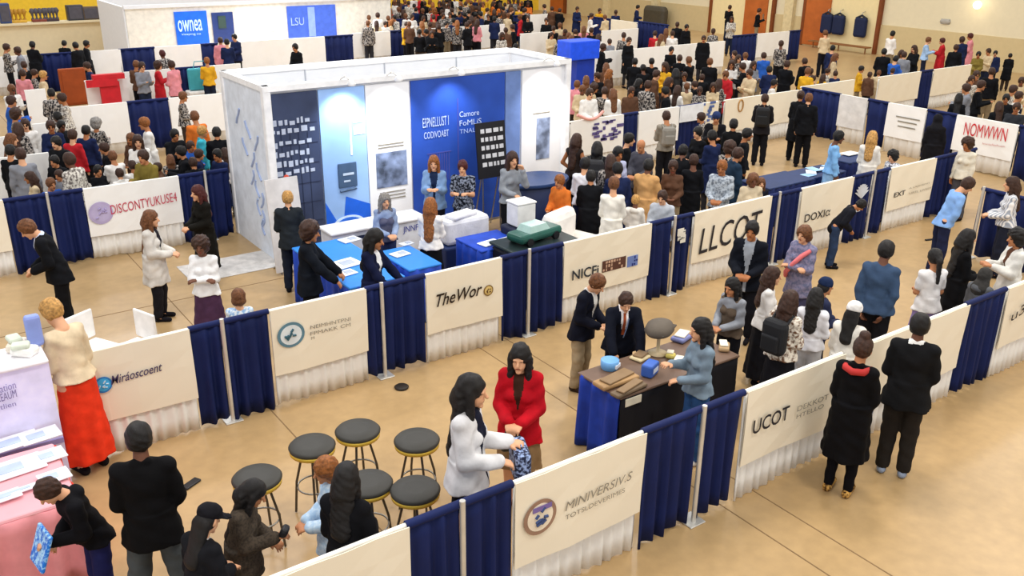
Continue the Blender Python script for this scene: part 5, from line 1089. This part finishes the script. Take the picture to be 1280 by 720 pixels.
# white chairs near the left banner
def cafe_chair(px, label, rz):
    c = onZ(px, .8); y = max(c[1], 9.95); t = thing('white_chair', label, 'chair', (c[0], y, 0), rz, 'white chairs behind the middle row'); m = mat('f2f0ec', .4)
    OBST.append((c[0]-.2, c[0]+.2, y-.2, y+.2))
    MB().rbox((0, 0, .45), (.42, .42, .04), .05).build('seat', m, t); MB().rbox((0, .2, .68), (.4, .035, .36), .03).build('backrest', m, t)
    for a in (-1, 1):
        for b_ in (-1, 1): MB().tube([(a*.16, b_*.16, .44), (a*.2, b_*.2, .01)], .016, 8).build('leg', mat('c9c7c2', .3, .5), t)
cafe_chair((112, 402), 'white chair with dark feet left of the white chair near the blue-mark banner', .5); cafe_chair((162, 402), 'white chair just behind the banner with the round bright blue mark', -1.2)
c = onZ((268, 312)); t = MB().rbox((0, 0, .16), (.4, .3, .3), .1).rbox((.25, .1, .1), (.3, .25, .2), .08, 1).build('bag_heap', [mat('2c2f3c', .8, bump=.5), mat('8a8c94', .8)], None, (c[0], c[1]+.7, .01)); tag(t, 'heap of dark bags on the floor at the corner of the white booth', 'bags')
c = onZ((312, 345)); t = MB().rbox((0, 0, .004), (1.7, .9, .006), .1).build('floor_sheet', mat('cdc8c2', .5, var=.2, bump=.4), None, (c[0], c[1]+.6, .002)); tag(t, 'crumpled grey plastic sheet on the floor by the booth corner', 'sheet')
c = onZ((845, 662)); t = MB().rbox((0, 0, .11), (.2, .16, .22), .07).build('white_bag', mat('d9d6d8', .6), None, (c[0]+.02, 5.08, .004)); tag(t, 'small white bag half hidden under the navy drape beside the seal banner', 'bag')
c = onZ((252, 105), 1.2); t = MB().rbox((0, 0, .32), (.75, .16, .62), .04).tube([(-.2, 0, .6), (-.15, 0, .82), (.15, 0, .82), (.2, 0, .6)], .015, 6).build('teal_bag', mat('3fa0ae', .6), None, (rx(250, 27.6), 27.6, .62)); tag(t, 'big teal bag standing before the navy drape at upper left', 'bag'); tag(MB().rbox((0, 0, .3), (.9, .4, .6), .03).box((0, -.21, .3), (.8, .02, .5)).build('bag_box', mat('e9e6e0', .6), None, (rx(250, 27.6), 27.6, .01)), 'white box under the big teal bag', 'box')
# items on the beige counter wall and things at the yellow backdrop
YS = 42.2
for i, (x0_, x1_, y0_, y1_, c_, lb, cat) in enumerate([(85, 102, 6, 27, '3a3b44', 'dark square cabinet on the beige counter before the yellow wall', 'cabinet'), (104, 122, 8, 27, '5a4a3c', 'brown ornate cabinet right of the dark square one', 'cabinet'), (0, 10, 4, 27, '3a4a78', 'dark blue box at the left end of the beige counter', 'box'),
      (14, 30, 8, 27, 'd0a23a', 'gold trophy row left on the beige counter', 'trophies'), (40, 56, 14, 27, '7c3c30', 'dark red ornament in the middle of the beige counter', 'ornament'), (58, 72, 16, 27, '3f3038', 'dark figures on the beige counter', 'figures'), (130, 138, 0, 28, '8a6a3a', 'narrow brown cupboard beside the yellow wall', 'cupboard')]):
    a_, b_ = onY((x0_, y1_), YS), onY((x1_, y0_), YS); h_ = abs(b_[2]-1.4); w_ = b_[0]-a_[0]
    if h_ < .2: h_ = .5
    mb = MB(); R = random.Random(i)
    if cat in ('cabinet', 'box', 'cupboard'): mb.rbox((0, 0, h_/2), (w_, .4, h_), .03).rbox((0, -.2, h_/2), (w_*.8, .03, h_*.8), .01, 1)
    else:
        mb.rbox((0, 0, .05), (w_, .3, .1), .02)
        for k in range(4): xx = (-.4+.27*k)*w_; mb.lathe([(.07, 0), (.03, .08), (.05, .2), (.11, .3), (.05, .42)], (xx, 0, .1), 10, 1)
    tag(mb.build('counter_'+cat, [mat(c_, .5), mat('b8862c' if cat == 'trophies' else '55525a', .5)], None, (a_[0]+w_/2, YS, 1.405)), lb, cat)
# coats hung in the right doorway
yA, yB = onX((1034, 30), XW)[1], onX((1090, 30), XW)[1]
for i, px in enumerate(((1035, 18), (1050, 18), (1078, 17))):
    p = onX(px, XW-.3); t = thing('hanging_coat', ['navy coat hanging leftmost in the bright doorway', 'navy coat hanging in the middle of the bright doorway', 'navy coat hanging rightmost in the bright doorway'][i], 'coat', (XW-.3, p[1], 0), 0, 'navy coats in the doorway')
    MB().rbox((0, 0, 1.1), (.22, .62, .85), .1).build('coat_body', mat('1a2444', .8), t); MB().tube([(0, -.28, 1.48), (0, 0, 1.62), (0, .28, 1.48)], .05, 8).build('shoulders', mat('23262e', .8), t); MB().tube([(0, 0, 1.6), (.0, 0, 1.72), (.2, 0, 1.78)], .015, 6).build('hook', METAL, t)
t = MB().rbox((0, 0, .3), (.35, 3.2, .06), .02).tube([(0, -1.4, .3), (0, -1.4, .01)], .03, 6).tube([(0, 1.4, .3), (0, 1.4, .01)], .03, 6).tube([(0, 0, .3), (0, 0, .01)], .03, 6).build('low_bench', mat('8a5a30', .6), None, (XW-.55, (yA+yB)/2, .0)); tag(t, 'low brown bench under the hanging coats', 'bench')
p = onX((829, 22), XW); t = MB().rbox((0, 0, .55), (.5, 1.7, 1.1), .25).build('dark_trunk', mat('4a4438', .6), None, (XW-.6, p[1], .0)); tag(t, 'dark brown rounded trunk against the tan wall', 'trunk')
# ---------------------------------------------------------------- the crowd
HN = {'k': 'black', 'b': 'dark', 'br': 'brown', 'bl': 'blond', 'au': 'auburn', 'g': 'grey', 'dr': 'dark red'}
CN = [('black', '111216'), ('white', 'e4e0da'), ('navy', '1b2548'), ('grey', '83858c'), ('beige', 'cdb894'), ('brown', '5c4030'), ('pale blue', '9dbce0'), ('red', 'b8242c'), ('yellow', 'd9a428'), ('charcoal', '2f3136'), ('turquoise', '3fb4c8'), ('pink', 'd98a92'), ('patterned dark', ('1a1a20', 'b0a8a0', 'blotch')), ('patterned light', ('d8d2c6', '6c6460', 'blotch')), ('orange', 'd0702c'), ('blue', '2b5cb4'), ('olive', '7a6a30')]
CD = dict(CN); ORD = ['', 'second ', 'third ', 'fourth ', 'fifth ', 'sixth ', 'seventh ', 'eighth ', 'ninth ', 'tenth ']
CL = {'k': 'black', 'w': 'white', 'n': 'navy', 'g': 'grey', 'b': 'beige', 'r': 'brown', 'p': 'pale blue', 'R': 'red', 'y': 'yellow', 'c': 'charcoal', 't': 'turquoise', 'P': 'pink', 'D': 'patterned dark', 'L': 'patterned light', 'o': 'orange', 'B': 'blue', 'O': 'olive'}
crowd = []; CR_ = random.Random(21)
def crowd_spec(px, col, hair, region):
    sex = 'f' if hair[0] in 'lvcp' else CR_.choice('mmf')
    hk = {'s': 'short', 'l': 'long', 'v': 'vlong', 'c': 'curly', 'p': 'pony'}[hair[0]]; hcol = hair[1:] or 'k'
    top = CR_.choice(['jacket', 'shirt', 'coat'] if sex == 'm' else ['shirt', 'dress', 'coat', 'jacket'])
    if col in ('white', 'yellow', 'pale blue', 'patterned light') and top == 'coat': top = 'shirt'
    arms = CR_.choice(['front', 'down', 'hold']); bot = 'trousers' if top != 'dress' else 'slim'
    face = CR_.choice([0, 30, -40, 90, -90, 150, 180, 180, 200, -140]); skin = CR_.choice('lmtdm')
    crowd.append(dict(px=px, col=col, hair=hk, hcol=hcol, sex=sex, top=top, arms=arms, bot=bot, face=face, skin=skin, region=region, bc=CR_.choice(['15151a', '1c2336', '2b2b30', '3a2f28', '8a7a60', '14141c'])))
def crowdlist(region, s, ymin=None):
    for q in s.split():
        x, y, c_, h_ = q.split(','); crowd_spec((float(x), float(y)), CL[c_], h_, region); crowd[-1]['ymin'] = ymin
crowdlist('just right of the booth', '758,78,r,lbr 746,90,k,sb 722,100,P,sbr 763,86,r,lau 733,94,L,lbr 756,108,D,sb 738,110,w,sb 766,110,w,lbr 728,106,b,sbr 744,104,b,cb', ymin=16.1)
crowdlist('below the long far divider', '794,72,k,sk 804,80,k,sk 815,72,k,sk 840,58,k,sk 850,68,k,sb 861,70,k,sbr 831,77,y,lb 822,87,r,sb 811,100,D,sb 845,85,k,lk 856,90,L,sb 838,96,r,lb 859,103,b,sbr 868,101,k,sb 790,108,r,sb 878,92,k,sb 888,72,k,sbr 848,106,w,lb 831,108,k,sk 875,108,D,sb 892,103,b,lb 800,98,k,lk', ymin=16.1)
crowdlist('left of the broad navy drape', '907,88,R,sbr 918,63,r,sb 924,68,D,lb 932,65,w,sbr 937,86,b,sb 955,65,B,sb 977,50,D,sb 969,99,w,sk 915,75,w,lb 928,78,k,sb 943,76,g,lb 985,75,k,sb 962,82,n,sk 900,98,D,lb', ymin=16.1)
crowdlist('by the diagonal far dividers', '819,38,R,sb 833,35,L,lbr 847,27,k,sb 859,30,k,sk 880,44,k,sb 892,35,D,sb 780,40,D,sb 748,42,w,lb 755,54,k,sb 730,32,P,lbr 719,36,k,sb 711,40,b,sbr 739,34,k,sb 841,38,w,sb 827,42,b,lbr 787,46,k,sb 762,48,g,sb 700,28,b,sbr 692,32,k,sb 706,36,r,lb')
crowdlist('along the far right wall', '798,6,n,sk 722,8,n,sb 770,12,n,sb 750,10,y,sb 913,6,k,sb 915,20,L,lb 950,10,k,sb 756,18,b,sbr 740,16,w,sb 690,8,r,sb 700,10,k,sb 680,5,D,sb')
crowdlist('before the bright doorway', '1032,37,b,sbr 1042,56,n,sk 1013,85,D,sb 1022,84,y,sbr 1036,85,L,sb 1046,66,b,lbr 1006,72,k,sb 1030,92,y,lb 1016,94,k,sb 1045,88,n,sb', ymin=16.4)
crowdlist('near the cream right wall', '1117,38,w,sk 1106,60,k,sk 1078,82,y,sk 1121,69,B,sk 1115,96,k,sb 1143,56,k,lb 1162,46,p,sbr 1178,47,R,sr 1203,45,n,sb 1213,41,P,sr 1196,55,k,sb 1224,64,O,sk 1236,60,b,sb 1245,63,n,sk 1263,69,k,sk 1131,64,g,sb 1087,98,r,sb 1096,108,b,sbr 1128,62,L,lb'.replace(',sr', ',sdr'), ymin=16.3)
crowdlist('right edge above red letters', '1216,94,L,sb 1208,104,g,sb 1222,88,r,sb 1269,106,L,sb 1259,117,k,sk 1276,114,w,sb 1200,116,k,lk 1229,100,k,sb 1250,126,k,lb 1272,128,c,sb 1241,84,k,sb 1278,96,b,sb')
crowdlist('far left among white dividers', '29,76,k,sb 28,86,P,sb 54,88,b,sbl 43,86,D,sb 14,105,w,sbr 14,119,B,sb 20,135,D,cb 63,110,D,sk 75,116,L,sb 70,139,L,sk 68,170,k,sk 107,77,n,sb 22,152,D,lb 30,148,w,sb 12,180,k,sk 24,184,g,sb 62,150,n,sb 76,150,k,sk 14,166,w,lbr')
crowdlist('upper left below beige counter', '40,51,k,sk 8,54,D,sb 80,50,k,sk 108,50,k,sk 93,52,k,sk 170,75,r,sbr 177,77,g,sb 202,62,D,sdr 213,75,P,sb 198,76,R,cb 258,71,y,sau 275,46,P,sb 292,42,n,sk 283,48,n,sk 368,54,k,sk 20,58,g,sb'.replace('sau', 'sau'))
crowdlist('behind the pink-lettered banner', '90,161,R,sb 107,156,n,sk 120,147,D,cg 178,146,w,sau 162,166,r,lbr 171,168,w,lb 150,188,w,sbr 181,187,O,sb 195,203,r,sb 209,199,D,lbr 35,214,b,lb 63,222,B,sbr 76,212,g,sb 99,214,L,sbr 148,210,w,sb 128,178,k,sb 138,186,b,sb 84,190,L,sb 66,194,k,sk 118,206,k,sk 160,200,w,sb'.replace('sau', 'sau'), ymin=16.1)
crowdlist('left of the booth wall', '218,161,k,sk 229,114,D,sbr 242,138,o,sbr 253,157,t,sbl 270,158,k,sk 249,186,n,sb 262,186,n,sk 228,182,k,sk 238,176,B,sb 272,184,w,lb 240,196,k,sb', ymin=16.1)
crowdlist('middle crowd', '760,192,D,lb 788,166,k,sk 936,160,k,sk 876,140,D,sb 914,176,D,cb 780,202,n,sk 872,158,k,sk 890,162,n,sk 842,200,r,sb 868,192,k,sb 710,218,o,sau 735,212,k,sk', ymin=9.75)
crowdlist('far behind the booth rim', '587,25,D,sb 597,24,P,lb 632,34,r,sb 628,40,L,lb 645,54,k,sk 524,36,k,sk 532,36,k,sk 540,38,k,sb 640,30,k,sb 618,20,n,sk 600,14,n,sk 575,14,n,sk 567,22,n,sk 548,30,k,sb 690,40,b,sb 700,44,D,lb 706,52,k,sb 715,44,r,sbr 683,22,k,sb 655,10,k,sb')
RF = random.Random(5)
for row_y, n_ in ((-4, 26), (2, 24), (9, 22), (17, 18), (25, 12)):
    for i in range(n_):
        x = 456+(206 if row_y < 20 else 130)*(i+RF.uniform(.1, .9))/n_
        crowd_spec((x, row_y+RF.uniform(-2.5, 2.5)), CL[RF.choice('kkkkDDrbywLnoR')], RF.choice(['sk', 'sb', 'lb', 'sb', 'sbr', 'lau']), 'dense crowd at yellow wall')
crowd = [q for q in crowd if True]
# ordinals so that every label picks out one person
groups = {}
for q in crowd: groups.setdefault((q['region'], q['col'], HN[q['hcol']]), []).append(q)
def ordn(i):
    o_ = ['leftmost', 'second', 'third', 'fourth', 'fifth', 'sixth', 'seventh', 'eighth', 'ninth', 'tenth', 'eleventh', 'twelfth', 'thirteenth', 'fourteenth', 'fifteenth']; return o_[min(i, 14)]
for (rg, col, hn), L_ in groups.items():
    L_.sort(key=lambda q: q['px'][0])
    for i, q in enumerate(L_):
        base = 'person in %s, %s hair' % (col, hn)
        q['label'] = (base+', '+rg) if len(L_) == 1 else ('%s, %s, %s' % (base, ordn(i)+(' from left' if i else ''), rg))
crowd.sort(key=lambda q: -q['px'][1])
YCOL = mat('e0b030', .8)
for q in crowd:
    d = np.linalg.norm(onZ(q['px'], 1.7)[:2]); h = .018 if d < 19 else (.024 if d < 30 else .032)
    ym = q.get('ymin'); sp = dict(sex=q['sex'], hair=q['hair'], top=q['top'], arms=q['arms'], bot=q['bot'], h=h, seed=1., hp=.2, legs='stand')
    sp['ymin'] = ym; g, H = place(q['px'], sp, q['face'], CR_.uniform(1.62, 1.76), rmin=.52 if d < 30 else .44, lat=(0, 4, -4, 8, -8, 11, -11))
    if DBG and DBG[-1] < .27: SPOTS.pop(); continue; sp.pop('ymin', None)
    if q['region'].startswith('along the right wall') and g[0] > XW-.4: g, H = solve(q['px'], sp, q['face'], 1.6, X=XW-.6)
    if not (g[0] < XW-.3): g, H = solve(q['px'], sp, q['face'], 1.6, X=XW-.6)
    if min([np.linalg.norm(g-z_) for z_ in SPOTS[:-1]] or [9]) < .3: SPOTS.pop(); continue
    SPOTS[-1] = g
    key = (q['sex'], q['hair'], q['top'], q['arms'], q['bot'], h)
    person(q['label'], g, q['face'], H, group='people '+q['region'], key=key, tc=CD[q['col']], bc=q['bc'], hc=q['hcol'], skin=q['skin'], **{k: v for k, v in sp.items()})
# bags on backs in the crowd
for lab, pr in PEOPLE_BY.items():
    if lab.startswith('woman with long black hair carrying'): backpack(pr, 'dark grey backpack on the woman with long black hair, middle crowd', mat('2c2c2f', .7))
    if lab.startswith('person in dark trousers with a big'): backpack(pr, 'round grey bag on the back of the person before the white divider', mat('8a857c', .7), 'round_bag', .95)
    if lab.startswith('dark figure carrying'): backpack(pr, 'black bag on the dark figure before the white divider', mat('1b1b1d', .7), 'backpack', 1.05)
    if lab.startswith('woman with long brown hair in a cream'): backpack(pr, 'black backpack between the cream blouse and the plain white shirt', mat('1a1a1d', .7), 'backpack', .95)
